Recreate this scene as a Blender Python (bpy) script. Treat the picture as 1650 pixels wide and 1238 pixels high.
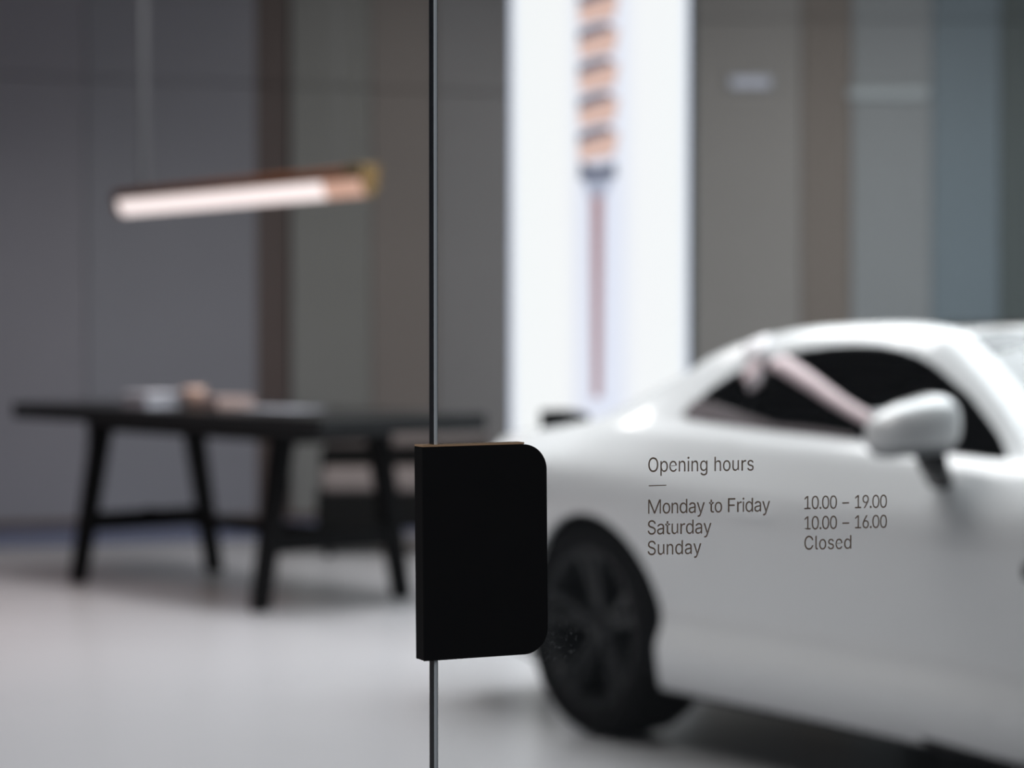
import bpy, bmesh, math, random, json
import numpy as np
from mathutils import Vector, Matrix

for o in list(bpy.data.objects):
    bpy.data.objects.remove(o, do_unlink=True)
C = bpy.context.scene.collection
R = math.radians
SC = bpy.context.scene

# ------------------------------------------------------------------ camera
cam = bpy.data.cameras.new('camera')
cam.lens = 85.0
cam.sensor_width = 36.0
cam.sensor_fit = 'HORIZONTAL'
cam.clip_start = 0.05
cam.clip_end = 100
cam.dof.use_dof = True
cam.dof.focus_distance = 1.955
cam.dof.aperture_fstop = 4.6
camo = bpy.data.objects.new('camera', cam)
C.objects.link(camo)
camo.location = (0, 0, 1.4)
camo.rotation_euler = (R(90 - 1.456), 0, 0)
SC.camera = camo

# ------------------------------------------------------------------ world, lights, exposure
w = bpy.data.worlds.new('mall_light')
SC.world = w
w.use_nodes = True
bg = w.node_tree.nodes['Background']
bg.inputs['Color'].default_value = (0.80, 0.88, 1.0, 1)
bg.inputs['Strength'].default_value = 0.06

def area(name, loc, rot, sx, sy, power, color=(1, 1, 1), spread=180):
    L = bpy.data.lights.new(name, 'AREA')
    L.shape = 'RECTANGLE'
    L.size, L.size_y, L.energy, L.color = sx, sy, power, color
    L.spread = R(spread)
    o = bpy.data.objects.new(name, L)
    C.objects.link(o)
    o.location, o.rotation_euler = loc, rot
    return o

area('ceiling_softbox', (3.2, 9.4, 4.3), (0, 0, 0), 5.0, 5.0, 380, (0.90, 0.96, 1.0), 165)
area('ceiling_middle_light', (-0.2, 10.2, 4.3), (0, 0, 0), 2.0, 2.8, 135, (0.97, 0.98, 1.0), 125)  # added lamp, unseen; reflects in the car's shoulder and lifts its upper side
area('ceiling_row_light', (-1.2, 6.2, 4.3), (0, 0, 0), 2.6, 2.6, 44, (1.0, 0.97, 0.96), 100)
area('table_ceiling_light', (-1.6, 12.9, 4.3), (0, 0, 0), 1.0, 1.2, 42, (1.0, 0.95, 0.93), 135)  # added lamp, unseen; washes the wall and deepens the table's shadow
area('back_wall_light', (2.4, 14.6, 4.3), (0, 0, 0), 4.4, 0.8, 115, (1.0, 0.98, 0.96))  # unseen lamp added to lift the dark right-hand wall
area('ceiling_end_light', (-3.9, 10.8, 4.3), (0, 0, 0), 1.4, 2.4, 42, (1.0, 0.72, 0.66), 90)  # unseen lamp, placed and tinted pink to warm the floor at left
area('mall_corridor_light', (-2.2, -1.6, 3.6), (R(58), 0, R(-45)), 2.4, 1.2, 42, (0.9, 0.95, 1.0))  # invented lamp behind the camera, brightens the lettering and the car's side

SC.view_settings.view_transform = 'Standard'
SC.view_settings.look = 'None'
SC.view_settings.gamma = 1.0
SC.view_settings.use_curve_mapping = False
SC.view_settings.exposure = 0.0
SC.cycles.sample_clamp_indirect = 6.0
SC.cycles.max_bounces = 10
SC.cycles.transparent_max_bounces = 16
SC.cycles.transmission_bounces = 10
SC.cycles.caustics_reflective = False

# ------------------------------------------------------------------ materials
def srgb(r, g, b):
    f = lambda c: (c / 255 / 12.92) if c <= 10 else ((c / 255 + 0.055) / 1.055) ** 2.4
    return (f(r), f(g), f(b), 1)

def mat(name, col, rough=0.5, metal=0.0, spec=0.5, coat=0.0, noise=0.0, nscale=8.0, bump=0.0, coat_rough=0.05):
    m = bpy.data.materials.new(name)
    m.use_nodes = True
    nt = m.node_tree
    p = nt.nodes['Principled BSDF']
    if len(col) == 3:
        col = (*col, 1)
    p.inputs['Base Color'].default_value = col
    p.inputs['Roughness'].default_value = rough
    p.inputs['Metallic'].default_value = metal
    p.inputs['Specular IOR Level'].default_value = spec
    p.inputs['Coat Weight'].default_value = coat
    p.inputs['Coat Roughness'].default_value = coat_rough
    if noise or bump:
        tc = nt.nodes.new('ShaderNodeTexCoord')
        n = nt.nodes.new('ShaderNodeTexNoise')
        n.inputs['Scale'].default_value = nscale
        n.inputs['Detail'].default_value = 4
        nt.links.new(tc.outputs['Object'], n.inputs['Vector'])
        if noise:
            mx = nt.nodes.new('ShaderNodeMix')
            mx.data_type = 'RGBA'
            mx.inputs[6].default_value = tuple(c * (1 - noise) for c in col[:3]) + (1,)
            mx.inputs[7].default_value = tuple(min(1, c * (1 + noise)) for c in col[:3]) + (1,)
            nt.links.new(n.outputs['Fac'], mx.inputs[0])
            nt.links.new(mx.outputs[2], p.inputs['Base Color'])
        if bump:
            b = nt.nodes.new('ShaderNodeBump')
            b.inputs['Strength'].default_value = bump
            b.inputs['Distance'].default_value = 0.002
            nt.links.new(n.outputs['Fac'], b.inputs['Height'])
            nt.links.new(b.outputs['Normal'], p.inputs['Normal'])
    return m

def emit(name, col, strength):
    m = bpy.data.materials.new(name)
    m.use_nodes = True
    nt = m.node_tree
    p = nt.nodes['Principled BSDF']
    p.inputs['Base Color'].default_value = (0.02, 0.02, 0.02, 1)
    p.inputs['Emission Color'].default_value = (*col[:3], 1)
    p.inputs['Emission Strength'].default_value = strength
    p.inputs['Roughness'].default_value = 0.4
    return m

M = {}
M['floor'] = mat('pale_polished_floor', srgb(162, 162, 164), 0.24, spec=0.35, noise=0.05, nscale=0.8)
M['floor_border'] = mat('blue_grey_floor_border', srgb(96, 104, 134), 0.35, noise=0.05, nscale=3)
M['ceiling'] = mat('dark_ceiling', srgb(60, 61, 63), 0.8, noise=0.05)
M['wall_mauve'] = mat('wall_mauve_grey', srgb(150, 148, 155), 0.5, noise=0.04, nscale=2)
M['wall_cool'] = mat('wall_cool_grey', srgb(149, 149, 156), 0.5, noise=0.04, nscale=2)
M['wall_brown'] = mat('wall_dark_brown', srgb(100, 87, 83), 0.45, noise=0.06, nscale=3)
M['wall_olive'] = mat('wall_olive_grey', srgb(146, 146, 142), 0.5, noise=0.04, nscale=2)
M['wall_taupe'] = mat('wall_taupe', srgb(135, 126, 119), 0.5, noise=0.04, nscale=2)
M['wall_warm'] = mat('wall_warm_grey', srgb(158, 155, 152), 0.5, noise=0.04, nscale=2)
M['wall_steel'] = mat('wall_steel_grey', srgb(155, 160, 163), 0.5, noise=0.04, nscale=2)
M['wall_blue'] = mat('wall_blue_grey', srgb(128, 143, 152), 0.5, noise=0.04, nscale=2)
M['wall_green'] = mat('wall_dark_green_grey', srgb(95, 105, 105), 0.5, noise=0.04, nscale=2)
M['wall_taupe_pale'] = mat('wall_pale_taupe', srgb(144, 136, 131), 0.5, noise=0.04, nscale=2)
M['wall_pale'] = mat('wall_pale_grey', srgb(156, 154, 155), 0.5, noise=0.04, nscale=2)
M['wall_back'] = mat('wall_backing', srgb(90, 90, 92), 0.8, noise=0.05)
M['black_wood'] = mat('black_stained_wood', (0.006, 0.006, 0.0065), 0.5, spec=0.10, noise=0.25, nscale=20)
M['black_top'] = mat('black_table_top', (0.010, 0.0105, 0.011), 0.3, spec=0.30, noise=0.2, nscale=12)
M['paint'] = mat('white_car_paint', (0.83, 0.84, 0.845), 0.35, spec=0.5, coat=1.0, coat_rough=0.04, noise=0.01, nscale=2)
M['under'] = mat('black_underbody', (0.006, 0.006, 0.007), 0.8, noise=0.1)
M['headliner'] = mat('dark_grey_headliner', (0.07, 0.072, 0.078), 0.9, noise=0.08)
M['tyre'] = mat('black_rubber', (0.004, 0.004, 0.0045), 0.8, spec=0.12, noise=0.15, nscale=30)
M['rim'] = mat('dark_gloss_alloy', (0.012, 0.013, 0.014), 0.4, metal=0.0, spec=0.25, noise=0.1)
M['brake'] = mat('brake_steel', (0.03, 0.03, 0.032), 0.4, metal=0.7, noise=0.1)
M['gloss_black'] = mat('gloss_black_trim', (0.006, 0.006, 0.007), 0.12, noise=0.05)
M['leather'] = mat('black_leather', (0.03, 0.03, 0.034), 0.55, noise=0.15, nscale=40, bump=0.2)
M['pink_leather'] = mat('pale_pink_leather', srgb(176, 150, 152), 0.55, noise=0.05, nscale=30, bump=0.2)
M['webbing'] = mat('pale_pink_webbing', srgb(235, 208, 208), 0.7, noise=0.04, nscale=90)
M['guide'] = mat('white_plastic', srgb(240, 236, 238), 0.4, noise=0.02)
M['chrome'] = mat('chrome', (0.6, 0.6, 0.6), 0.12, metal=1.0, noise=0.02)
M['red_lens'] = mat('red_lamp_lens', (0.25, 0.01, 0.01), 0.15, coat=1, noise=0.05)
M['lamp_lens'] = mat('clear_lamp_lens', (0.45, 0.47, 0.5), 0.12, coat=1, noise=0.05)
M['copper'] = mat('brushed_copper', (0.55, 0.22, 0.10), 0.32, metal=1.0, noise=0.06, nscale=30)
M['copper_dark'] = mat('dark_copper_shell', (0.26, 0.095, 0.04), 0.4, metal=0.7, noise=0.06, nscale=20)
M['brass'] = mat('brass_end_cap', (0.16, 0.10, 0.035), 0.5, metal=0.4, noise=0.05)
M['cable'] = mat('grey_cable', srgb(92, 94, 98), 0.6, noise=0.03)
M['lock_black'] = mat('matt_black_lock', (0.022, 0.021, 0.022), 0.6, spec=0.06, noise=0.1, nscale=30)
M['lock_side'] = mat('dark_anodised_side', (0.011, 0.0105, 0.010), 0.5, spec=0.12, noise=0.1, nscale=60)
M['lock_bronze'] = mat('bronze_edge', (1.0, 0.58, 0.34), 0.6, metal=0.0, noise=0.1, nscale=60)
M['letter'] = mat('brown_vinyl', srgb(168, 145, 126), 0.6, spec=0.2, noise=0.04, nscale=200)
M['screen_frame'] = mat('dark_screen_frame', srgb(46, 52, 50), 0.4, noise=0.05)
M['paper'] = mat('pale_paper', srgb(205, 205, 212), 0.7, noise=0.03)
M['paper2'] = mat('grey_card', srgb(150, 152, 160), 0.7, noise=0.03)
M['copper_item'] = mat('copper_bowl_metal', (0.55, 0.38, 0.31), 0.5, metal=0.2, noise=0.05)
M['tan'] = mat('rose_tan_leather', srgb(160, 140, 134), 0.6, noise=0.05, nscale=40)
M['sofa'] = mat('mauve_upholstery', srgb(116, 107, 105), 0.8, noise=0.06, nscale=60)
M['sofa_black'] = mat('black_upholstery', (0.008, 0.008, 0.008), 0.8, spec=0.08, noise=0.1, nscale=60)
M['dark_felt'] = mat('dark_olive_felt', srgb(62, 63, 60), 0.8, noise=0.06, nscale=60)
M['pendant_glow'] = emit('pendant_diffuser_glow', (1.0, 0.87, 0.85), 1.12)
M['streak_glow'] = emit('dim_led_cover', (0.80, 0.84, 1.0), 0.36)
M['streak_glow2'] = emit('dimmer_led_cover', (0.85, 0.95, 1.0), 0.24)

def glow_panel():
    """backlit screen: even white with a bluish fall-off towards its long edges, as light boxes have"""
    m = emit('backlit_screen', (0.9, 0.94, 1), 1.0)
    nt = m.node_tree
    p = nt.nodes['Principled BSDF']
    tc = nt.nodes.new('ShaderNodeTexCoord')
    sx = nt.nodes.new('ShaderNodeSeparateXYZ')
    nt.links.new(tc.outputs['Generated'], sx.inputs[0])
    r = nt.nodes.new('ShaderNodeValToRGB')
    e = r.color_ramp.elements
    e[0].position = 0.0; e[0].color = (0.70, 0.78, 0.98, 1)
    e[1].position = 1.0; e[1].color = (0.70, 0.78, 0.98, 1)
    for pos, c in ((0.045, (0.97, 0.99, 1.0, 1)), (0.30, (0.98, 0.99, 1.0, 1)), (0.42, (0.80, 0.83, 0.96, 1)), (0.58, (0.80, 0.84, 0.98, 1)), (0.72, (0.97, 0.98, 1.0, 1)), (0.955, (0.97, 0.99, 1.0, 1))):
        x = e.new(pos); x.color = c
    nt.links.new(sx.outputs['X'], r.inputs[0])
    nt.links.new(r.outputs[0], p.inputs['Emission Color'])
    return m
M['screen'] = glow_panel()
M['art_copper'] = emit('print_copper', srgb(222, 186, 173), 1.0)
M['art_dark'] = emit('print_slate', srgb(72, 78, 100), 1.0)
M['art_grey'] = emit('print_grey', srgb(170, 176, 196), 1.0)
M['art_shaft'] = emit('print_shaft', srgb(168, 132, 138), 1.0)

def door_glass():
    m = bpy.data.materials.new('clear_door_glass')
    m.use_nodes = True
    p = m.node_tree.nodes['Principled BSDF']
    p.inputs['Base Color'].default_value = (0.985, 0.995, 0.99, 1)
    p.inputs['Transmission Weight'].default_value = 1.0
    p.inputs['Roughness'].default_value = 0.0
    p.inputs['IOR'].default_value = 1.5
    # faint smears on the pane beside the lock
    nt = m.node_tree
    tc = nt.nodes.new('ShaderNodeTexCoord')
    n = nt.nodes.new('ShaderNodeTexNoise')
    n.inputs['Scale'].default_value = 260
    n.inputs['Detail'].default_value = 6
    nt.links.new(tc.outputs['Object'], n.inputs['Vector'])
    vd = nt.nodes.new('ShaderNodeVectorMath'); vd.operation = 'DISTANCE'
    vd.inputs[1].default_value = (0.108, 0.0, 1.146)
    nt.links.new(tc.outputs['Object'], vd.inputs[0])
    mr = nt.nodes.new('ShaderNodeMapRange')
    mr.inputs[1].default_value = 0.035; mr.inputs[2].default_value = 0.0
    nt.links.new(vd.outputs['Value'], mr.inputs[0])
    r = nt.nodes.new('ShaderNodeMapRange')
    r.inputs[1].default_value = 0.56; r.inputs[2].default_value = 0.72
    nt.links.new(n.outputs['Fac'], r.inputs[0])
    mu = nt.nodes.new('ShaderNodeMath'); mu.operation = 'MULTIPLY'
    nt.links.new(mr.outputs[0], mu.inputs[0]); nt.links.new(r.outputs[0], mu.inputs[1])
    mu2 = nt.nodes.new('ShaderNodeMath'); mu2.operation = 'MULTIPLY'; mu2.inputs[1].default_value = 0.22
    nt.links.new(mu.outputs[0], mu2.inputs[0])
    df = nt.nodes.new('ShaderNodeBsdfDiffuse'); df.inputs[0].default_value = (0.9, 0.9, 0.9, 1)
    mix = nt.nodes.new('ShaderNodeMixShader')
    nt.links.new(mu2.outputs[0], mix.inputs[0])
    nt.links.new(p.outputs[0], mix.inputs[1]); nt.links.new(df.outputs[0], mix.inputs[2])
    nt.links.new(mix.outputs[0], nt.nodes['Material Output'].inputs['Surface'])
    return m
M['door_glass'] = door_glass()
M['edge_dark'] = mat('dark_glass_edge', (0.006, 0.010, 0.013), 0.25, spec=0.3, noise=0.2, nscale=30)

def tinted(name, t, refl=1.0, ior=1.5):
    m = bpy.data.materials.new(name)
    m.use_nodes = True
    nt = m.node_tree
    nt.nodes.remove(nt.nodes['Principled BSDF'])
    tr = nt.nodes.new('ShaderNodeBsdfTransparent'); tr.inputs[0].default_value = (t, t * 1.01, t * 1.03, 1)
    gl = nt.nodes.new('ShaderNodeBsdfGlossy'); gl.inputs['Roughness'].default_value = 0.02
    gl.inputs[0].default_value = (refl, refl, refl, 1)
    fr = nt.nodes.new('ShaderNodeFresnel'); fr.inputs[0].default_value = ior
    mx = nt.nodes.new('ShaderNodeMixShader')
    ge = nt.nodes.new('ShaderNodeNewGeometry')
    inv = nt.nodes.new('ShaderNodeMath'); inv.operation = 'SUBTRACT'; inv.inputs[0].default_value = 1.0
    nt.links.new(ge.outputs['Backfacing'], inv.inputs[1])
    mu = nt.nodes.new('ShaderNodeMath'); mu.operation = 'MULTIPLY'
    nt.links.new(fr.outputs[0], mu.inputs[0]); nt.links.new(inv.outputs[0], mu.inputs[1])
    nt.links.new(mu.outputs[0], mx.inputs[0])
    nt.links.new(tr.outputs[0], mx.inputs[1]); nt.links.new(gl.outputs[0], mx.inputs[2])
    nt.links.new(mx.outputs[0], nt.nodes['Material Output'].inputs['Surface'])
    return m
M['side_glass'] = tinted('side_window_glass', 0.55, ior=1.68)
M['screen_glass'] = tinted('windscreen_glass', 0.7, ior=2.0)
M['ground_edge'] = mat('ground_glass_arris', (0.92, 0.95, 0.97), 0.5, noise=0.03)
M['amber'] = emit('amber_diffuser_end', (1.0, 0.60, 0.46), 0.62)
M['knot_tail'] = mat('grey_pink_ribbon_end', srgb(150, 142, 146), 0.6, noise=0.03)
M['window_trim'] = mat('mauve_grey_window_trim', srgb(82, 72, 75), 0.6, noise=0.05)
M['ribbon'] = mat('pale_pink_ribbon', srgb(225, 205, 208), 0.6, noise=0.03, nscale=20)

# ------------------------------------------------------------------ helpers
def props(o, label=None, cat=None, group=None, kind=None):
    if label: o['label'] = label
    if cat: o['category'] = cat
    if group: o['group'] = group
    if kind: o['kind'] = kind
    return o

def empty(name, loc=(0, 0, 0), rz=0.0, parent=None):
    o = bpy.data.objects.new(name, None)
    o.empty_display_size = 0.1
    C.objects.link(o)
    o.location = loc
    o.rotation_euler = (0, 0, rz)
    if parent: o.parent = parent
    return o

def link(name, me, m, parent=None, smooth=False):
    if not isinstance(m, (list, tuple)): m = [m]
    for k in m: me.materials.append(k)
    if smooth:
        for p in me.polygons: p.use_smooth = True
    o = bpy.data.objects.new(name, me)
    C.objects.link(o)
    if parent: o.parent = parent
    return o

def bm_obj(name, bm, m, parent=None, smooth=False):
    me = bpy.data.meshes.new(name)
    bm.to_mesh(me)
    bm.free()
    return link(name, me, m, parent, smooth)

def add_box(bm, x0, x1, y0, y1, z0, z1, bevel=0.0, mtx=None, seg=2):
    vs = [bm.verts.new((x, y, z)) for z in (z0, z1) for x, y in ((x0, y0), (x1, y0), (x1, y1), (x0, y1))]
    fs = [bm.faces.new([vs[i] for i in q]) for q in ((3, 2, 1, 0), (4, 5, 6, 7), (0, 1, 5, 4), (1, 2, 6, 5), (2, 3, 7, 6), (3, 0, 4, 7))]
    new = vs
    if bevel > 0:
        edges = list({e for f in fs for e in f.edges})
        r = bmesh.ops.bevel(bm, geom=edges, offset=bevel, segments=seg, profile=0.5, affect='EDGES')
        new = list({v for f in r['faces'] for v in f.verts} | {v for v in vs if v.is_valid})
    if mtx is not None:
        bmesh.ops.transform(bm, matrix=mtx, verts=[v for v in new if v.is_valid])
    return new

def box(name, x0, x1, y0, y1, z0, z1, m, parent=None, bevel=0.0):
    bm = bmesh.new()
    add_box(bm, x0, x1, y0, y1, z0, z1, bevel)
    return bm_obj(name, bm, m, parent)

def add_bar(bm, a, b, wa, wb, n=4, tw=0.0, up=Vector((0, 0, 1))):
    """tapered bar with n-gon section from a to b; wa, wb half sizes (x, y)"""
    a, b = Vector(a), Vector(b)
    d = (b - a).normalized()
    s = d.cross(up)
    if s.length < 1e-4: s = d.cross(Vector((0, 1, 0)))
    s.normalize()
    t = s.cross(d)
    rings = []
    for p, (hx, hy) in ((a, wa), (b, wb)):
        ring = []
        for i in range(n):
            th = 2 * math.pi * (i + 0.5) / n + tw
            k = 1 / math.cos(math.pi / n) if n == 4 else 1
            ring.append(bm.verts.new(p + s * (hx * k * math.cos(th)) + t * (hy * k * math.sin(th))))
        rings.append(ring)
    for i in range(n):
        j = (i + 1) % n
        bm.faces.new((rings[0][i], rings[0][j], rings[1][j], rings[1][i]))
    bm.faces.new(rings[0][::-1])
    bm.faces.new(rings[1])

def add_lathe(bm, prof, n=48, axis='Z', mtx=None, closed=True):
    """prof = [(radius, height)]; turned about an axis"""
    rings = []
    for r, h in prof:
        ring = []
        for i in range(n):
            th = 2 * math.pi * i / n
            c, s = r * math.cos(th), r * math.sin(th)
            co = Vector((c, s, h)) if axis == 'Z' else Vector((c, h, s))
            if mtx is not None: co = mtx @ co
            ring.append(bm.verts.new(co))
        rings.append(ring)
    for a, b in zip(rings, rings[1:]):
        for i in range(n):
            j = (i + 1) % n
            bm.faces.new((a[i], a[j], b[j], b[i]))
    if closed:
        bm.faces.new(rings[0][::-1])
        bm.faces.new(rings[-1])
    bmesh.ops.recalc_face_normals(bm, faces=bm.faces[:])

def prism(name, poly, axis, h0, h1):
    """closed prism: poly in the two other axes"""
    bm = bmesh.new()
    def P(u, v, h):
        return {'y': (u, h, v), 'z': (u, v, h), 'x': (h, u, v)}[axis]
    a = [bm.verts.new(P(u, v, h0)) for u, v in poly]
    b = [bm.verts.new(P(u, v, h1)) for u, v in poly]
    n = len(poly)
    for i in range(n):
        j = (i + 1) % n
        bm.faces.new((a[i], a[j], b[j], b[i]))
    bm.faces.new(a[::-1]); bm.faces.new(b)
    bmesh.ops.recalc_face_normals(bm, faces=bm.faces[:])
    me = bpy.data.meshes.new(name)
    bm.to_mesh(me); bm.free()
    return me

# ------------------------------------------------------------------ setting
ROOM_H = 4.4
props(box('floor', -8, 9, -3, 20.5, -0.12, 0, M['floor']), 'pale grey polished showroom floor', kind='structure')
props(box('ceiling', -8, 9, 2.2, 20.5, ROOM_H, ROOM_H + 0.1, M['ceiling']), 'dark showroom ceiling above the frame', kind='structure')
props(box('wall_left', -7.1, -7.0, 2.2, 15.1, 0, ROOM_H, M['wall_mauve']), 'plain grey side wall outside the frame', kind='structure')
props(box('wall_right', 8.0, 8.1, 2.2, 17.9, 0, ROOM_H, M['wall_steel']), 'plain grey side wall beyond the car', kind='structure')

# back wall, left run: origin on the wall line, local x along the wall, local +y behind it
WA = math.atan2(0.353, 0.937)
wb = props(empty('wall_back', (-3.48, 16.43, 0), WA), 'panelled grey back wall behind the table and pendant lamp', kind='structure')
box('backing', -4.2, 3.95, 0.06, 0.12, 0, ROOM_H, M['wall_back'], wb)
runs = [(-4.2, -1.9, 'wall_cool', 0.0), (-1.9, 0.592, 'wall_mauve', 0.0), (0.592, 1.798, 'wall_cool', 0.0), (1.798, 2.046, 'wall_brown', 0.03),
        (2.046, 2.644, 'wall_olive', 0.0), (2.644, 3.13, 'wall_taupe_pale', 0.0), (3.13, 3.95, 'wall_pale', 0.0)]
g = 0.004
for x0, x1, mk, dep in runs:
    for z0, z1 in ((0.0, 3.08), (3.08, ROOM_H)):
        box('panel', x0 + g, x1 - g, dep - 0.0, dep + 0.05, z0 + (g if z0 else 0), z1 - (g if not z0 else 0), M[mk], wb, 0.003)
# back wall, right run behind the light box and the car
wr = props(empty('wall_back_right', (0.03, 17.74, 0), 0), 'panelled wall in warm grey, steel and blue grey behind the car', kind='structure')
box('backing', -0.05, 8.0, 0.06, 0.12, 0, ROOM_H, M['wall_back'], wr)
for x0, x1, mk in ((0.0, 0.9, 'wall_pale'), (0.9, 2.089, 'wall_warm'), (2.089, 2.453, 'wall_taupe'), (2.453, 3.045, 'wall_steel'), (3.045, 3.543, 'wall_blue'), (3.543, 4.3, 'wall_green'), (4.3, 6.2, 'wall_steel'), (6.2, 7.95, 'wall_warm')):
    for z0, z1 in ((0.0, 3.62), (3.62, ROOM_H)):
        box('panel', x0 + g, x1 - g, 0, 0.05, z0 + (g if z0 else 0), z1 - (g if not z0 else 0), M[mk], wr, 0.003)
# blue-grey strip of floor along the foot of the back wall
fb = props(box('floor_border', -4.2, 3.2, -1.45, -0.02, 0.0, 0.004, M['floor_border']), 'blue grey strip of floor along the foot of the back wall', kind='structure')
fb.location = (-3.48, 16.43, 0); fb.rotation_euler = (0, 0, WA)
bs = props(box('baseboard_back', -4.2, 3.9, -0.018, -0.002, 0.004, 0.05, M['wall_brown']), 'low dark skirting of the back wall', kind='structure')
bs.location = (-3.48, 16.43, 0); bs.rotation_euler = (0, 0, WA)

# two dim emissive bars for pale streaks on the right-hand wall
def glow_bar(px0, px1, z0, z1, mk, label):
    t = props(empty('linear_wall_light', ((px0 + px1) / 2, 17.74, z0)), label, 'wall light')
    hw = (px1 - px0) / 2
    box('housing', -hw, hw, -0.035, -0.001, 0, z1 - z0, M['wall_steel'], t, 0.006)
    box('diffuser', -hw + 0.02, hw - 0.02, -0.044, -0.030, 0.006, z1 - z0 - 0.006, M[mk], t, 0.004)
glow_bar(1.58, 1.90, 3.11, 3.20, 'streak_glow', 'short dim bluish wall light high between the bright screen and the steel grey panel')
glow_bar(2.45, 3.06, 3.03, 3.12, 'streak_glow2', 'long faint wall light high on the steel grey wall panel')

# ------------------------------------------------------------------ backlit display column
dc = props(empty('light_box', (0.521, 14.5, 0)), 'tall bright white backlit screen showing a copper and slate twisted shaft', 'light box')
box('plinth', -0.50, 0.50, -0.02, 0.16, 0, 0.68, M['screen_frame'], dc, 0.008)
box('casing', -0.537, 0.575, 0.0, 0.15, 0.66, 4.25, M['screen_frame'], dc, 0.01)
box('screen', -0.533, 0.533, -0.012, -0.001, 0.70, 4.22, M['screen'], dc)
art = empty('printed_shaft', (0, 0, 0), parent=dc)
def art_poly(name, poly, mk, y):
    me = prism(name, poly, 'y', -0.0135 - y, -0.0125 + 0.001)
    return link(name, me, M[mk], art)
s = 1 / 268.7
X = lambda px: (px - 825) * s - 0.521
Z = lambda py: 1.4 + (520 - py) * s
k = 0
yy = 262
while yy > -330:
    a, b = yy - 32, yy
    art_poly('copper_segment', [(X(933), Z(b)), (X(988), Z(b - 10)), (X(996), Z(a - 14)), (X(990), Z(a - 18)), (X(931), Z(a + 2))], 'art_copper', 0.002)
    art_poly('dark_link', [(X(931), Z(a + 2)), (X(960), Z(a - 4)), (X(990), Z(a - 16)), (X(978), Z(a - 26)), (X(955), Z(a - 22)), (X(930), Z(a - 12))], 'art_dark', 0.001)
    yy -= 55
art_poly('collar', [(X(932), Z(290)), (X(992), Z(286)), (X(990), Z(262)), (X(975), Z(268)), (X(950), Z(270)), (X(934), Z(262))], 'art_dark', 0.003)
art_poly('neck', [(X(938), Z(288)), (X(986), Z(288)), (X(974), Z(318)), (X(948), Z(318))], 'art_grey', 0.001)
art_poly('shaft', [(X(951), Z(316)), (X(972), Z(316)), (X(969), Z(640)), (X(954), Z(640))], 'art_shaft', 0.002)

# ------------------------------------------------------------------ table
TC = Vector((-1.447, 12.61, 0))
TA = math.atan2(-0.76, 0.65)            # local x along the table (towards the camera), local y across it (away)
tb = props(empty('trestle_table', TC, TA), 'long high black trestle table standing under the copper pendant lamp', 'table')
HL, HW, TZ = 1.45, 0.50, 0.957
bm = bmesh.new(); add_box(bm, -HL, HL, -HW, HW, TZ - 0.085, TZ, 0.006)
bm_obj('table_top', bm, M['black_top'], tb)
bm = bmesh.new()
for y in (-0.36, 0.36): add_box(bm, -0.80, 0.80, y - 0.02, y + 0.02, TZ - 0.135, TZ - 0.086)
bm_obj('apron', bm, M['black_wood'], tb)
FX, FY = 0.855, 0.435
for sx in (-1, 1):
    for sy in (-1, 1):
        bm = bmesh.new()
        top, foot = Vector((sx * (FX - 0.01), sy * 0.285, TZ - 0.086)), Vector((sx * FX, sy * FY, 0.012))
        add_bar(bm, foot, top, (0.036, 0.040), (0.044, 0.050), up=Vector((1, 0, 0)))
        lg = bm_obj('leg', bm, M['black_wood'], tb)
        bm = bmesh.new(); add_box(bm, foot.x - 0.03, foot.x + 0.03, foot.y - 0.035, foot.y + 0.035, 0.0, 0.014)
        bm_obj('foot_pad', bm, M['tyre'], lg)
    box('cross_rail', sx * FX - 0.024, sx * FX + 0.024, -0.355, 0.355, 0.275, 0.375, M['black_wood'], tb, 0.004)
    box('head_rail', sx * FX - 0.03, sx * FX + 0.03, -0.36, 0.36, TZ - 0.15, TZ - 0.087, M['black_wood'], tb, 0.004)
box('stretcher', -FX, FX, -0.022, 0.022, 0.315, 0.385, M['black_wood'], tb, 0.004)

# things on the table: positions given in the room
def on_table(name, x, y, rz, label, cat):
    return props(empty(name, (x, y, TZ), rz), label, cat)
t = on_table('sample_binder', -1.89, 12.77, TA + 0.1, 'pale grey sample binder lying on the black table', 'binder')
box('cover', -0.105, 0.105, -0.13, 0.13, 0, 0.012, M['paper'], t, 0.003)
box('pages', -0.10, 0.095, -0.125, 0.125, 0.0122, 0.062, M['paper2'], t)
box('cover', -0.105, 0.105, -0.13, 0.13, 0.0622, 0.074, M['paper'], t, 0.003)
t = on_table('copper_bowl', -1.675, 12.72, 0, 'round copper coloured bowl between the binder and the leather samples', 'bowl')
bm = bmesh.new()
add_lathe(bm, [(0.030, 0.0), (0.036, 0.004), (0.055, 0.035), (0.064, 0.075), (0.062, 0.098), (0.058, 0.098), (0.060, 0.075), (0.050, 0.036), (0.02, 0.012)], 36)
bm_obj('bowl', bm, M['copper_item'], t, True)
bm = bmesh.new(); add_lathe(bm, [(0.034, 0.0), (0.034, 0.004)], 32); bm_obj('foot_ring', bm, M['copper_dark'], t)
t = on_table('leather_sample_stack', -1.49, 12.60, TA - 0.08, 'low block of rose tan leather samples beside the copper bowl', 'sample block')
for i in range(4):
    box('leather_swatch', -0.11 + 0.004 * i, 0.11 - 0.003 * i, -0.11, 0.11, i * 0.014, i * 0.014 + 0.0135, M['tan'], t, 0.003)
t = on_table('brochure', -1.18, 12.30, TA + 0.15, 'thin grey brochure lying open near the middle of the table', 'brochure')
box('page', -0.20, -0.002, -0.13, 0.13, 0, 0.006, M['paper2'], t, 0.001)
box('page', 0.002, 0.20, -0.13, 0.13, 0, 0.006, M['paper2'], t, 0.001)

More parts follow.
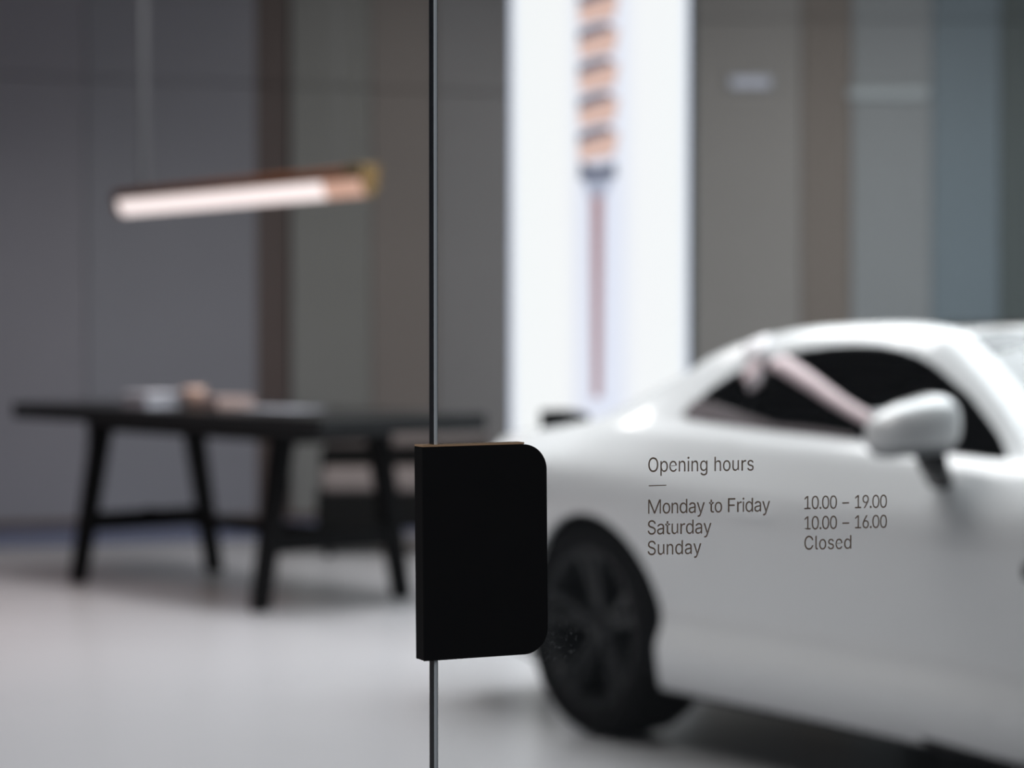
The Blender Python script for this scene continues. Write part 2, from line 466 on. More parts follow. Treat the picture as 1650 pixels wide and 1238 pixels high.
# ------------------------------------------------------------------ pendant lamp
PL, PR = Vector((-2.28, 14.10, 2.02)), Vector((-0.694, 11.88, 2.02))
pd = PR - PL
PLEN = pd.length
pn = props(empty('pendant_lamp', PL, math.atan2(pd.y, pd.x)), 'long copper linear pendant lamp with a glowing diffuser hanging above the black table', 'lamp')
# shell: rounded-top channel, local x along, z 0 = bottom of the diffuser
bm = bmesh.new()
prof = [(-0.050, 0.088), (-0.050, 0.120), (-0.040, 0.142), (-0.02, 0.150), (0.02, 0.150), (0.040, 0.142), (0.050, 0.120), (0.050, 0.088)]
ra = [bm.verts.new((0, y, z)) for y, z in prof]; rb = [bm.verts.new((PLEN, y, z)) for y, z in prof]
for i in range(len(prof)):
    j = (i + 1) % len(prof)
    bm.faces.new((ra[i], ra[j], rb[j], rb[i]))
bm.faces.new(ra[::-1]); bm.faces.new(rb)
bmesh.ops.recalc_face_normals(bm, faces=bm.faces[:])
bm_obj('shell', bm, M['copper_dark'], pn)
def half_tube(bm, x0, x1, r=0.047, zc=0.0875, n=16, h=0.085):
    A, B = [], []
    for i in range(n + 1):
        th = math.pi + math.pi * i / n
        y, z = r * math.cos(th), zc + h * (math.sin(th))
        A.append(bm.verts.new((x0, y, z))); B.append(bm.verts.new((x1, y, z)))
    for i in range(n): bm.faces.new((A[i], A[i + 1], B[i + 1], B[i]))
    bm.faces.new((A[0], B[0], B[-1], A[-1])); bm.faces.new(A[::-1]); bm.faces.new(B)
    bmesh.ops.recalc_face_normals(bm, faces=bm.faces[:])
bm = bmesh.new(); half_tube(bm, 0.06, PLEN * 0.86); bm_obj('diffuser', bm, M['pendant_glow'], pn, True)
bm = bmesh.new(); half_tube(bm, PLEN * 0.8605, PLEN - 0.012); bm_obj('amber_diffuser_end', bm, M['amber'], pn, True)
bm = bmesh.new(); half_tube(bm, 0.0, 0.0595); bm_obj('end_cap', bm, M['copper'], pn, True)
bm = bmesh.new(); half_tube(bm, PLEN - 0.0115, PLEN, 0.048, 0.0875, 16, 0.086); add_box(bm, PLEN - 0.17, PLEN + 0.001, -0.053, 0.053, 0.0885, 0.155, 0.005)
bm_obj('brass_end_block', bm, M['brass'], pn)
for x, r_, mk in ((0.30, 0.021, 'cable'), (PLEN - 0.30, 0.0018, 'wall_back')):
    bm = bmesh.new()
    zz = [0.150, 0.6, 1.2, 1.28, 1.36, 1.8, ROOM_H - 2.02 - 0.03]
    xo = [0.0, 0.0, -0.004, 0.0, 0.006, 0.0, 0.0]
    for i in range(len(zz) - 1):
        add_bar(bm, (x + xo[i], 0, zz[i]), (x + xo[i + 1], 0, zz[i + 1]), (r_, r_), (r_, r_), 8, up=Vector((1, 0, 0)))
    bm_obj('cable', bm, M[mk], pn)
    bm = bmesh.new(); add_lathe(bm, [(0.05, ROOM_H - 2.02 - 0.03), (0.05, ROOM_H - 2.02)], 24, mtx=Matrix.Translation((x, 0, 0)))
    bm_obj('ceiling_rose', bm, M['copper_dark'], pn)

# ------------------------------------------------------------------ lounge seat behind the table
sf = props(empty('lounge_seat', (-0.63, 14.75, 0), R(4)), 'low lounge seat with black base and mauve cushion behind the black table', 'seat')
W2 = 0.56
box('base', -W2, W2, -0.34, 0.34, 0.17, 0.385, M['sofa_black'], sf, 0.02)
box('cushion', -W2 + 0.03, W2 - 0.03, -0.33, 0.22, 0.386, 0.515, M['sofa'], sf, 0.03)
box('backrest', -W2 + 0.02, W2 - 0.02, 0.225, 0.33, 0.386, 0.63, M['sofa_black'], sf, 0.03)
box('headrest_roll', -W2 + 0.04, W2 - 0.04, 0.24, 0.33, 0.632, 0.70, M['sofa'], sf, 0.02)
for sx in (-1, 1):
    for sy in (-1, 1):
        bm = bmesh.new(); add_bar(bm, (sx * (W2 - 0.07), sy * 0.27, 0), (sx * (W2 - 0.09), sy * 0.25, 0.171), (0.014, 0.014), (0.022, 0.022))
        bm_obj('leg', bm, M['black_wood'], sf)

# ------------------------------------------------------------------ bar stool behind the car's tail
st = props(empty('bar_stool', (0.15, 10.55, 0), R(-35)), 'black low-backed bar stool just showing above the tail of the white car', 'stool')
bm = bmesh.new(); add_lathe(bm, [(0.20, 0.0), (0.20, 0.008), (0.05, 0.02), (0.022, 0.03), (0.022, 0.70), (0.06, 0.72)], 32); bm_obj('pedestal', bm, M['gloss_black'], st, True)
bm = bmesh.new(); add_lathe(bm, [(0.10, 0.721), (0.17, 0.725), (0.19, 0.75), (0.185, 0.785), (0.10, 0.80)], 32); bm_obj('seat', bm, M['sofa_black'], st, True)
bm = bmesh.new()
A = []
for i in range(13):
    th = R(54 + 6.6 * i)
    h = 0.992 + 0.0015 * i - 0.00 * i + 0.012 * math.sin(math.pi * i / 12)
    zl = 0.80
    row = [(0.155, zl), (0.195, zl), (0.20, h), (0.175, h)]
    A.append([bm.verts.new((r_ * math.cos(th), r_ * math.sin(th), z)) for r_, z in row])
for a, b in zip(A, A[1:]):
    for i in range(4):
        j = (i + 1) % 4
        bm.faces.new((a[i], a[j], b[j], b[i]))
bm.faces.new(A[0][::-1]); bm.faces.new(A[-1])
bmesh.ops.recalc_face_normals(bm, faces=bm.faces[:])
bm_obj('backrest', bm, M['sofa_black'], st)

# ------------------------------------------------------------------ white coupe
CA = R(-57.3)
fw = Vector((math.cos(CA), math.sin(CA), 0)); lf = Vector((-math.sin(CA), math.cos(CA), 0))
CO = Vector((0.24, 8.15, 0)) + lf * 0.97
car = props(empty('car', CO, CA), 'white two-door coupe parked behind the glass door', 'car')

def pchip(xs, ys, x):
    xs, ys = np.asarray(xs, float), np.asarray(ys, float)
    h = np.diff(xs); dl = np.diff(ys) / h
    m = np.zeros_like(ys)
    for i in range(1, len(xs) - 1):
        if dl[i - 1] * dl[i] > 0:
            w1, w2 = 2 * h[i] + h[i - 1], h[i] + 2 * h[i - 1]
            m[i] = (w1 + w2) / (w1 / dl[i - 1] + w2 / dl[i])
    m[0], m[-1] = dl[0], dl[-1]
    k = np.clip(np.searchsorted(xs, x) - 1, 0, len(h) - 1)
    t = (x - xs[k]) / h[k]
    return ((2*t**3 - 3*t**2 + 1) * ys[k] + (t**3 - 2*t**2 + t) * h[k] * m[k] + (-2*t**3 + 3*t**2) * ys[k+1] + (t**3 - t**2) * h[k] * m[k+1])

PR_ = {
 'hw': [(-1.10,.60),(-1.06,.76),(-1.0,.84),(-.85,.905),(-.5,.955),(-.2,.972),(.1,.974),(.4,.964),(.8,.954),(1.2,.95),(1.6,.952),(2.0,.958),(2.3,.965),(2.7,.972),(3.1,.95),(3.4,.88),(3.6,.74),(3.68,.60),(3.72,.42)],
 'zt': [(-1.10,.70),(-1.06,.76),(-1.0,.80),(-.8,.85),(-.4,.885),(0,.895),(.4,.885),(.8,.872),(1.6,.862),(2.3,.85),(2.7,.83),(3.1,.78),(3.4,.72),(3.6,.66),(3.72,.58)],
 'yb': [(-1.10,.44),(-1.06,.56),(-1.0,.66),(-.8,.755),(-.5,.80),(-.2,.825),(.1,.842),(.4,.848),(1.2,.848),(2.0,.842),(2.3,.82),(2.7,.77),(3.1,.70),(3.4,.60),(3.6,.45),(3.72,.25)],
 'zb': [(-1.10,.80),(-1.06,.88),(-1.0,.94),(-.8,.985),(-.5,1.015),(-.2,1.04),(.1,1.062),(.4,1.06),(.8,1.045),(1.2,1.033),(1.6,1.015),(2.0,.995),(2.3,.965),(2.7,.915),(3.1,.85),(3.4,.785),(3.6,.715),(3.72,.61)],
 'yr': [(-1.10,.36),(-1.0,.52),(-.8,.62),(-.5,.66),(-.3,.685),(-.1,.675),(.1,.655),(.3,.64),(.5,.63),(.8,.62),(1.1,.615),(1.35,.62),(1.55,.655),(1.75,.70),(1.95,.745),(2.3,.70),(2.7,.62),(3.1,.52),(3.4,.40),(3.6,.27),(3.72,.14)],
 'zr': [(-1.10,.81),(-1.06,.90),(-1.0,.965),(-.8,1.0),(-.5,1.035),(-.3,1.065),(-.1,1.135),(.1,1.215),(.3,1.300),(.5,1.352),(.8,1.388),(1.1,1.395),(1.35,1.375),(1.55,1.285),(1.75,1.165),(1.95,1.045),(2.3,.99),(2.7,.935),(3.1,.87),(3.4,.80),(3.6,.725),(3.72,.615)],
 'zc': [(-1.10,.815),(-1.06,.905),(-1.0,.975),(-.8,1.01),(-.5,1.06),(-.2,1.15),(.1,1.245),(.4,1.335),(.8,1.402),(1.1,1.412),(1.4,1.404),(1.5,1.378),(1.7,1.285),(2.0,1.125),(2.3,1.015),(2.7,.955),(3.1,.895),(3.4,.825),(3.6,.745),(3.72,.62)],
 'zs': [(-1.10,.42),(-1.0,.33),(-.8,.27),(-.5,.22),(-.3,.20),(3.2,.20),(3.5,.22),(3.72,.34)],
}
def prm(k, x): 
    a = PR_[k]
    return float(pchip([p[0] for p in a], [p[1] for p in a], x))

def catmull(pts, n):
    """centripetal-ish resampling of a polyline through its points"""
    P = np.array(pts, float)
    d = np.r_[0, np.cumsum(np.sqrt(np.linalg.norm(np.diff(P, axis=0), axis=1)) + 1e-4)]
    t = np.linspace(0, d[-1], n)
    return np.stack([pchip(d, P[:, 0], t), pchip(d, P[:, 1], t)], 1)

NH = 56
def section(x):
    hw, zt, yb, zb, yr, zr, zc, zs = (prm(k, x) for k in ('hw', 'zt', 'yb', 'zb', 'yr', 'zr', 'zc', 'zs'))
    H = zt - zs
    f = min(1, H / 0.66)
    pts = [(0, zs - .03), (hw * .6, zs - .03), (hw - .13, zs - .025), (hw - .06, zs), (hw - .024 * f, zs + .07 * f), (hw - .008 * f, zs + .15 * f),
           (hw - .020 * f, zs + .185 * f), (hw - .042 * f, zs + .25 * f), (hw - .030 * f, zs + .36 * f), (hw - .012 * f, zs + .50 * f), (hw - .001, zt - .07 * f), (hw - .008, zt - .01),
           (hw - .024, zt + .03), (yb + (hw - yb) * .45, zt + (zb - zt) * .62), (yb + .02, zb - .016), (yb, zb), (yb + (yr - yb) * .5, zb + (zr - zb) * .52), (yr + (yb - yr) * .12, zr - (zr - zb) * .10), (yr - .02, zr),
           (yr * .82, zr + (zc - zr) * .42), (yr * .45, zr + (zc - zr) * .84), (0, zc)]
    return catmull(pts, NH)

xs_st = np.r_[np.linspace(-1.10, -1.0, 6)[:-1], np.linspace(-1.0, 2.4, 86), np.linspace(2.4, 3.5, 24)[1:], np.linspace(3.5, 3.72, 8)[1:]]
def body_mesh(off=0.0, flip=False):
    V, F = [], []
    NR = 2 * NH - 2
    for x in xs_st:
        s_ = section(x)
        ring = [(x, -y, z) for y, z in s_] + [(x, y, z) for y, z in s_[-2:0:-1]]
        V += ring
    n = len(xs_st)
    for i in range(n - 1):
        for j in range(NR):
            k = (j + 1) % NR
            F.append((i * NR + j, i * NR + k, (i + 1) * NR + k, (i + 1) * NR + j))
    F.append(tuple(range(NR))[::-1]); F.append(tuple(range((n - 1) * NR, n * NR)))
    me = bpy.data.meshes.new('b'); me.from_pydata(V, [], F); me.update()
    bm = bmesh.new(); bm.from_mesh(me); bpy.data.meshes.remove(me)
    bmesh.ops.recalc_face_normals(bm, faces=bm.faces[:])
    bm.normal_update()
    if off:
        ns = [v.normal.copy() for v in bm.verts]
        for v, n_ in zip(bm.verts, ns): v.co -= n_ * off
    for f in bm.faces:
        c = f.calc_center_median()
        f.material_index = 1 if (f.normal.z < -0.6 and c.z < 0.30) else 0
        f.smooth = True
    if flip: bmesh.ops.reverse_faces(bm, faces=bm.faces[:])
    return bm

def shell_mesh(o1, o2):
    a = body_mesh(o1); b = body_mesh(o2, True)
    mb = bpy.data.meshes.new('t'); b.to_mesh(mb); b.free()
    n_out = len(a.faces)
    a.from_mesh(mb); bpy.data.meshes.remove(mb)
    a.faces.ensure_lookup_table()
    for f in a.faces[n_out:]: f.material_index = 2          # dark lining on the inside
    me = bpy.data.meshes.new('shell'); a.to_mesh(me); a.free()
    return me

def bounds(me):
    n = len(me.vertices)
    if not n: return None
    a = np.empty(n * 3); me.vertices.foreach_get('co', a); a = a.reshape(-1, 3)
    return a.min(0), a.max(0)

def boolean(me, ops):
    """apply a list of (operation, cutter mesh) to a mesh, one after another; a cut that leaves the cutter
    itself standing outside the mesh is repeated with the cutter moved by a fraction of a millimetre"""
    cur = me
    for op, cm in ops:
        lo, hi = bounds(cur)
        for tr in range(6):
            o = bpy.data.objects.new('tmp', cur); C.objects.link(o)
            co = bpy.data.objects.new('cut', cm); C.objects.link(co)
            co.location = (0.00031 * tr + 0.00007, 0.00023 * tr, -0.00027 * tr - 0.00005)
            md = o.modifiers.new('b', 'BOOLEAN'); md.operation = op; md.solver = 'EXACT'; md.object = co
            dg = bpy.context.evaluated_depsgraph_get(); dg.update()
            out = bpy.data.meshes.new_from_object(o.evaluated_get(dg))
            bpy.data.objects.remove(o, do_unlink=True); bpy.data.objects.remove(co, do_unlink=True)
            b = bounds(out)
            ok = b is not None and (b[0] >= lo - 1e-3).all() and (b[1] <= hi + 1e-3).all()
            if ok and op == 'DIFFERENCE':
                ok = abs(b[0][0] - lo[0]) < 0.3 and len(out.polygons) > 0.5 * len(cur.polygons)
            if ok: break
            print('boolean retry', op, tr)
        cur = out
    cur.set_sharp_from_angle(angle=R(38))
    return cur

DLO = [(0.335,1.092),(0.372,1.135),(0.408,1.178),(0.46,1.215),(0.522,1.245),(0.61,1.275),(0.704,1.299),(0.81,1.316),(0.926,1.328),(1.04,1.332),(1.156,1.329),(1.25,1.318),(1.341,1.298),(1.43,1.268),
       (1.516,1.228),(1.60,1.19),(1.672,1.145),(1.77,1.085),(1.857,1.022),(1.783,1.020),(1.546,1.034),(1.208,1.052),(0.82,1.066),(0.492,1.080),(0.38,1.085)]
def inset(poly, d):
    cx = sum(p[0] for p in poly) / len(poly); cz = sum(p[1] for p in poly) / len(poly)
    out = []
    n = len(poly)
    for i in range(n):
        a, b, c = Vector(poly[i - 1]), Vector(poly[i]), Vector(poly[(i + 1) % n])
        e1, e2 = (b - a).normalized(), (c - b).normalized()
        nn = (Vector((e1.y, -e1.x)) + Vector((e2.y, -e2.x)))
        nn = nn.normalized()
        out.append(tuple(b + nn * d))
    return out
WS = [(1.415, -.56), (1.468, -.3), (1.488, 0), (1.468, .3), (1.415, .56), (1.60, .60), (1.80, .645), (2.02, .69), (2.10, .60), (2.16, .3), (2.18, 0), (2.16, -.3), (2.10, -.60), (2.02, -.69), (1.80, -.645), (1.60, -.60)]
RS = [(-.52, -.50), (-.50, .50), (-.30, .55), (-.05, .56), (.22, .54), (.24, 0), (.22, -.54), (-.05, -.56), (-.30, -.55)]
RP = [(.50, -.44), (.48, 0), (.50, .44), (.9, .46), (1.20, .52), (1.395, .565), (1.45, .3), (1.47, 0), (1.45, -.3), (1.395, -.565), (1.20, -.52), (.9, -.46)]
DOOR = [(0.66, 0.30), (0.64, 0.60), (0.66, 0.90), (0.70, 1.12), (1.98, 1.12), (1.975, 0.9), (1.962, 0.55), (1.945, 0.38), (1.86, 0.27), (1.7, .262), (0.75, 0.262)]

def circ(cx, cz, r, n=64): return [(cx + r * math.cos(2 * math.pi * i / n), cz + r * math.sin(2 * math.pi * i / n)) for i in range(n)]
cuts = []
for cx in (0.0, 2.85):
    for y0, y1 in ((-1.2, -0.60), (0.60, 1.2)):
        cuts.append(('DIFFERENCE', prism('c', circ(cx, 0.365, 0.392), 'y', y0, y1)))
for y0, y1 in ((-1.2, -0.45), (0.45, 1.2)):
    cuts.append(('DIFFERENCE', prism('c', DLO, 'y', y0, y1)))
    cuts.append(('DIFFERENCE', prism('c', DOOR, 'y', y0 if y0 < 0 else 0.72, -0.72 if y0 < 0 else y1)))
cuts.append(('DIFFERENCE', prism('c', WS, 'z', .90, 2)))
cuts.append(('DIFFERENCE', prism('c', RS, 'z', .90, 2)))
cuts.append(('DIFFERENCE', prism('c', RP, 'z', 1.2, 2)))
bme = boolean(shell_mesh(0.0, 0.022), cuts)
bme.name = 'body'
link('body', bme, [M['paint'], M['under'], M['headliner']], car)

def door_part(side):
    y0, y1 = (-1.2, -.725) if side < 0 else (.725, 1.2)
    me = boolean(shell_mesh(0.0, 0.020), [('INTERSECT', prism('c', inset(DOOR, -0.0035), 'y', y0, y1)), ('DIFFERENCE', prism('c', DLO, 'y', y0, y1))])
    me.name = 'door'
    d = link('door', me, [M['paint'], M['under'], M['headliner']], car)
    # flush handle
    bm = bmesh.new()
    add_box(bm, 0.78, 0.98, side * 0.9535 - 0.004, side * 0.9535 + 0.004, 0.80, 0.82, 0.0035)
    bm_obj('door_handle', bm, M['paint'], d)
    return d
door_parts = [door_part(-1), door_part(1)]

for side in (-1, 1):
    y0, y1 = (-1.2, -.45) if side < 0 else (.45, 1.2)
    W = shell_mesh(0.008, 0.012)
    big = inset(DLO, 0.006)
    dw = boolean(W, [('INTERSECT', prism('c', big, 'y', y0, y1)), ('INTERSECT', prism('c', [(0.665, .9), (0.64, 1.5), (2.2, 1.5), (2.2, .9)], 'y', y0 - .1, y1 + .1))])
    link('side_window', dw, M['side_glass'], car)
    qw = boolean(shell_mesh(0.008, 0.012), [('INTERSECT', prism('c', big, 'y', y0, y1)), ('INTERSECT', prism('c', [(0.1, .9), (0.1, 1.5), (0.605, 1.5), (0.63, .9)], 'y', y0 - .1, y1 + .1))])
    link('quarter_window', qw, M['side_glass'], car)
    pl = boolean(shell_mesh(0.010, 0.030), [('INTERSECT', prism('c', big, 'y', y0, y1)), ('INTERSECT', prism('c', [(0.63, .9), (0.605, 1.5), (0.64, 1.5), (0.665, .9)], 'y', y0 - .1, y1 + .1))])
    link('window_pillar', pl, M['gloss_black'], car)
wsm = boolean(shell_mesh(0.004, 0.009), [('INTERSECT', prism('c', [(1.545, -.588), (1.545, .588)] + WS[5:], 'z', .92, 2))])
wo = link('windscreen', wsm, M['screen_glass'], car)
frm = boolean(shell_mesh(0.0035, 0.0095), [('INTERSECT', prism('c', WS[:5] + [(1.5448, .588), (1.5448, -.588)], 'z', .92, 2))])
link('windscreen_header', frm, M['gloss_black'], wo)
link('rear_window', boolean(shell_mesh(0.004, 0.009), [('INTERSECT', prism('c', RS, 'z', .92, 2))]), M['gloss_black'], car)
link('roof_panel', boolean(shell_mesh(0.003, 0.012), [('INTERSECT', prism('c', RP, 'z', 1.2, 2))]), M['gloss_black'], car)

# floor pan and cabin
cb = box('floor_pan', -0.85, 3.3, -0.55, 0.55, 0.19, 0.24, M['under'], car)
box('cabin_lining', 0.30, 2.02, -0.80, 0.80, 0.241, 0.30, M['leather'], car)
for side in (-1, 1):
    bm = bmesh.new(); add_box(bm, 0.45, 1.90, min(side * .84, side * .875), max(side * .84, side * .875), 0.32, 0.93, 0.01)
    dp = door_parts[0] if side < 0 else door_parts[1]
    bm_obj('door_card', bm, M['leather'], dp)
# parcel shelf / rear trim in pale leather
def strip_solid(name, pts_top, pts_bot, y0, y1, m, parent):
    poly = pts_top + pts_bot[::-1]
    return link(name, prism(name, poly, 'y', y0, y1), m, parent)
def surf_y(x, z):
    """lateral position of the car's near side at a point of the side view"""
    s_ = section(x)
    up = s_[NH * 6 // 10 - 8:]
    k_ = np.argsort(up[:, 1])
    return -float(np.interp(z, up[k_, 1], up[k_, 0]))
def lean(z, x=None): return surf_y(x, z)
def leaning_strip(name, pts, m, parent, t0=-0.001, t1=0.003):
    """thin closed piece lying on the leaning plane of the side glass; pts = [(x, z)] outline"""
    bm = bmesh.new()
    A = [bm.verts.new((x, lean(z, x) - t0, z)) for x, z in pts]; B = [bm.verts.new((x, lean(z, x) - t1, z)) for x, z in pts]
    n = len(pts)
    for i in range(n):
        j = (i + 1) % n
        bm.faces.new((A[i], A[j], B[j], B[i]))
    bm.faces.new(A[::-1]); bm.faces.new(B)
    bmesh.ops.triangulate(bm, faces=[f for f in bm.faces if len(f.verts) > 4])
    bmesh.ops.recalc_face_normals(bm, faces=bm.faces[:])
    return bm_obj(name, bm, m, parent)
box('dashboard', 1.62, 1.98, -0.72, 0.72, 0.62, 0.93, M['leather'], car, 0.05)
box('rear_bulkhead', 0.02, 0.10, -0.60, 0.60, 0.30, 1.0, M['leather'], car, 0.02)
def seat(x, y, name):
    s_ = empty(name, (x, y, 0.24), parent=car)
    box('seat_cushion', 0.0, 0.52, -0.25, 0.25, 0.07, 0.24, M['leather'], s_, 0.05)
    bm = bmesh.new(); add_box(bm, -0.07, 0.07, -0.25, 0.25, 0.0, 0.62, 0.05, Matrix.Translation((0.02, 0, 0.16)) @ Matrix.Rotation(R(-18), 4, 'Y'))
    bm_obj('backrest', bm, M['leather'], s_)
    bm = bmesh.new(); add_box(bm, -0.05, 0.05, -0.13, 0.13, 0.0, 0.17, 0.04, Matrix.Translation((-0.18, 0, 0.77)) @ Matrix.Rotation(R(-10), 4, 'Y'))
    bm_obj('headrest', bm, M['leather'], s_)
seat(0.92, -0.38, 'front_seat'); seat(0.92, 0.38, 'front_seat'); seat(0.20, -0.33, 'rear_seat'); seat(0.20, 0.33, 'rear_seat')
swl = empty('steering_wheel', (1.50, 0.38, 0.90), parent=car)
bm = bmesh.new(); add_lathe(bm, [(0.185, -0.012), (0.197, 0.0), (0.185, 0.012), (0.172, 0.0), (0.185, -0.012)], 40, mtx=Matrix.Rotation(R(-65), 4, 'Y'), closed=False)
bm_obj('wheel_rim', bm, M['leather'], swl, True)
bm = bmesh.new(); add_box(bm, -0.175, 0.175, -0.02, 0.02, -0.01, 0.01, 0.004, Matrix.Rotation(R(-65), 4, 'Y') @ Matrix.Rotation(R(90), 4, 'Z')); add_lathe(bm, [(0.06, -0.02), (0.06, 0.02)], 24, mtx=Matrix.Rotation(R(-65), 4, 'Y'))
bm_obj('hub', bm, M['leather'], swl)

leaning_strip('window_trim', [(0.345, 1.100), (0.372, 1.150), (0.442, 1.143), (0.55, 1.122), (0.62, 1.098), (0.68, 1.084), (0.836, 1.082), (1.0, 1.078), (1.214, 1.066), (1.214, 1.050), (0.82, 1.064), (0.492, 1.078), (0.40, 1.083)], M['window_trim'], car, -0.002, 0.0015)  # mauve band laid on the glass along its lower edge
# made-up pale strip and blobs standing in for a reflection in the side window
refl_strip = props(empty('ribbon', CO, CA), 'pale pink ribbon with a white knot lying across the side window of the car', 'ribbon')
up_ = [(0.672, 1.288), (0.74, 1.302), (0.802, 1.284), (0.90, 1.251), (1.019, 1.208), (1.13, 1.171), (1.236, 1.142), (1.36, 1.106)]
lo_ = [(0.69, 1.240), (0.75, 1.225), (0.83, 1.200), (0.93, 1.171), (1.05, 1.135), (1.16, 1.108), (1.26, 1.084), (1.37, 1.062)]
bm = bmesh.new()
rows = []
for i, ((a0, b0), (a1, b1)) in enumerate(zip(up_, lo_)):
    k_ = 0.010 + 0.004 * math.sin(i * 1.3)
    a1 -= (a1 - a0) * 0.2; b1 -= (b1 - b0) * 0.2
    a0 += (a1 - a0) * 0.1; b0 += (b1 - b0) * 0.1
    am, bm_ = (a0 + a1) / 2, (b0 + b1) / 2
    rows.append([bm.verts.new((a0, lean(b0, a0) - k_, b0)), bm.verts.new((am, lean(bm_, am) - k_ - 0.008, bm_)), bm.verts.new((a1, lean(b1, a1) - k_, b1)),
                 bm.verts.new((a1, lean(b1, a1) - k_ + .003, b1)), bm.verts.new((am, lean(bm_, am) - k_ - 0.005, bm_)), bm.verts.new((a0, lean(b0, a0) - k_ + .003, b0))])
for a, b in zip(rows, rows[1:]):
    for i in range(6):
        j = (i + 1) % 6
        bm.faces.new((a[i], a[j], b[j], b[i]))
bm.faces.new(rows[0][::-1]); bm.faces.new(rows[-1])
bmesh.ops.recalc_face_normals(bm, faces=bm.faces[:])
bm_obj('strap', bm, M['ribbon'], refl_strip, True)
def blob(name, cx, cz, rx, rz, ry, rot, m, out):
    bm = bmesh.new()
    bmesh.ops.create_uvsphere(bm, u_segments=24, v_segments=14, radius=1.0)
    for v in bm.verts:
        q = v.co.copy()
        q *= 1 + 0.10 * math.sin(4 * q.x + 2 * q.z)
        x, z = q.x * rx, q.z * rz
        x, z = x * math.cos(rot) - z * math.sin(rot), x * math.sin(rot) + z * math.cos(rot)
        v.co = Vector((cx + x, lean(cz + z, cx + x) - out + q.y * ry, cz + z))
    return bm_obj(name, bm, m, refl_strip, True)
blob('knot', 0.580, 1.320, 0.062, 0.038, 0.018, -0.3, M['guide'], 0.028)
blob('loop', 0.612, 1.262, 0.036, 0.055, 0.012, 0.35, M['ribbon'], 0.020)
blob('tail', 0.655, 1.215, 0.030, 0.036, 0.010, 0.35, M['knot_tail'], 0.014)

# wheels
def wheel(x, side, name='wheel'):
    w_ = empty(name, (x, 0, 0.365), parent=car)
    mt = Matrix.Scale(side, 4, Vector((0, 1, 0)))
    bm = bmesh.new()
    add_lathe(bm, [(0.272, 0.70), (0.30, 0.685), (0.350, 0.69), (0.362, 0.715), (0.365, 0.76), (0.365, 0.89), (0.362, 0.935), (0.348, 0.958), (0.31, 0.966), (0.276, 0.955), (0.268, 0.94), (0.268, 0.71), (0.272, 0.70)], 64, 'Y', mt, False)
    bm_obj('tyre', bm, M['tyre'], w_, True)
    bm = bmesh.new()
    add_lathe(bm, [(0.272, 0.952), (0.262, 0.952), (0.252, 0.93), (0.240, 0.90), (0.238, 0.72), (0.262, 0.715), (0.2675, 0.72), (0.2675, 0.94), (0.272, 0.952)], 64, 'Y', mt, False)
    bm_obj('rim', bm, M['rim'], w_, True)
    bm = bmesh.new(); add_lathe(bm, [(0.20, 0.76), (0.20, 0.79)], 48, 'Y', mt); bm_obj('brake_disc', bm, M['brake'], w_)
    bm = bmesh.new(); add_lathe(bm, [(0.075, 0.80), (0.072, 0.895), (0.055, 0.915), (0.03, 0.925)], 32, 'Y', mt); bm_obj('hub', bm, M['rim'], w_, True)
    me = None
    for k in range(10):
        th = 2 * math.pi * k / 10 + (0.16 if k % 2 else -0.16) + 0.25
        rot = Matrix.Rotation(th, 4, 'Y')
        if me is None:
            bm = bmesh.new()
            vs = []
            for r_, hw_, yo, yi in ((0.05, 0.020, 0.905, 0.87), (0.15, 0.017, 0.925, 0.88), (0.245, 0.022, 0.946, 0.90), (0.266, 0.026, 0.949, 0.91)):
                vs.append([bm.verts.new(mt @ Vector(c)) for c in ((-hw_, yo - .004, r_), (-hw_ * .6, yo, r_), (hw_ * .6, yo, r_), (hw_, yo - .004, r_), (hw_, yi, r_), (-hw_, yi, r_))])
            for a, b in zip(vs, vs[1:]):
                for i in range(6):
                    j = (i + 1) % 6
                    bm.faces.new((a[i], a[j], b[j], b[i]))
            bm.faces.new(vs[0][::-1]); bm.faces.new(vs[-1])
            bmesh.ops.recalc_face_normals(bm, faces=bm.faces[:])
            sp = bm_obj('spoke', bm, M['rim'], w_)
            me = sp.data
        else:
            sp = bpy.data.objects.new('spoke', me); C.objects.link(sp); sp.parent = w_
        sp.rotation_euler = (0, th, 0)
    # liner of the arch
    bm = bmesh.new()
    add_lathe(bm, [(0.41, 0.60), (0.41, 0.868), (0.393, 0.868), (0.393, 0.62), (0.05, 0.62), (0.05, 0.60), (0.41, 0.60)], 64, 'Y', mt, False)
    bmesh.ops.bisect_plane(bm, geom=bm.verts[:] + bm.edges[:] + bm.faces[:], plane_co=(0, 0, -0.17), plane_no=(0, 0, -1), clear_outer=True)
    o = bm_obj('arch_liner', bm, M['under'], car)
    o.location = (x, 0, 0.365)
for x in (0.0, 2.85):
    for side in (-1, 1): wheel(x, side)

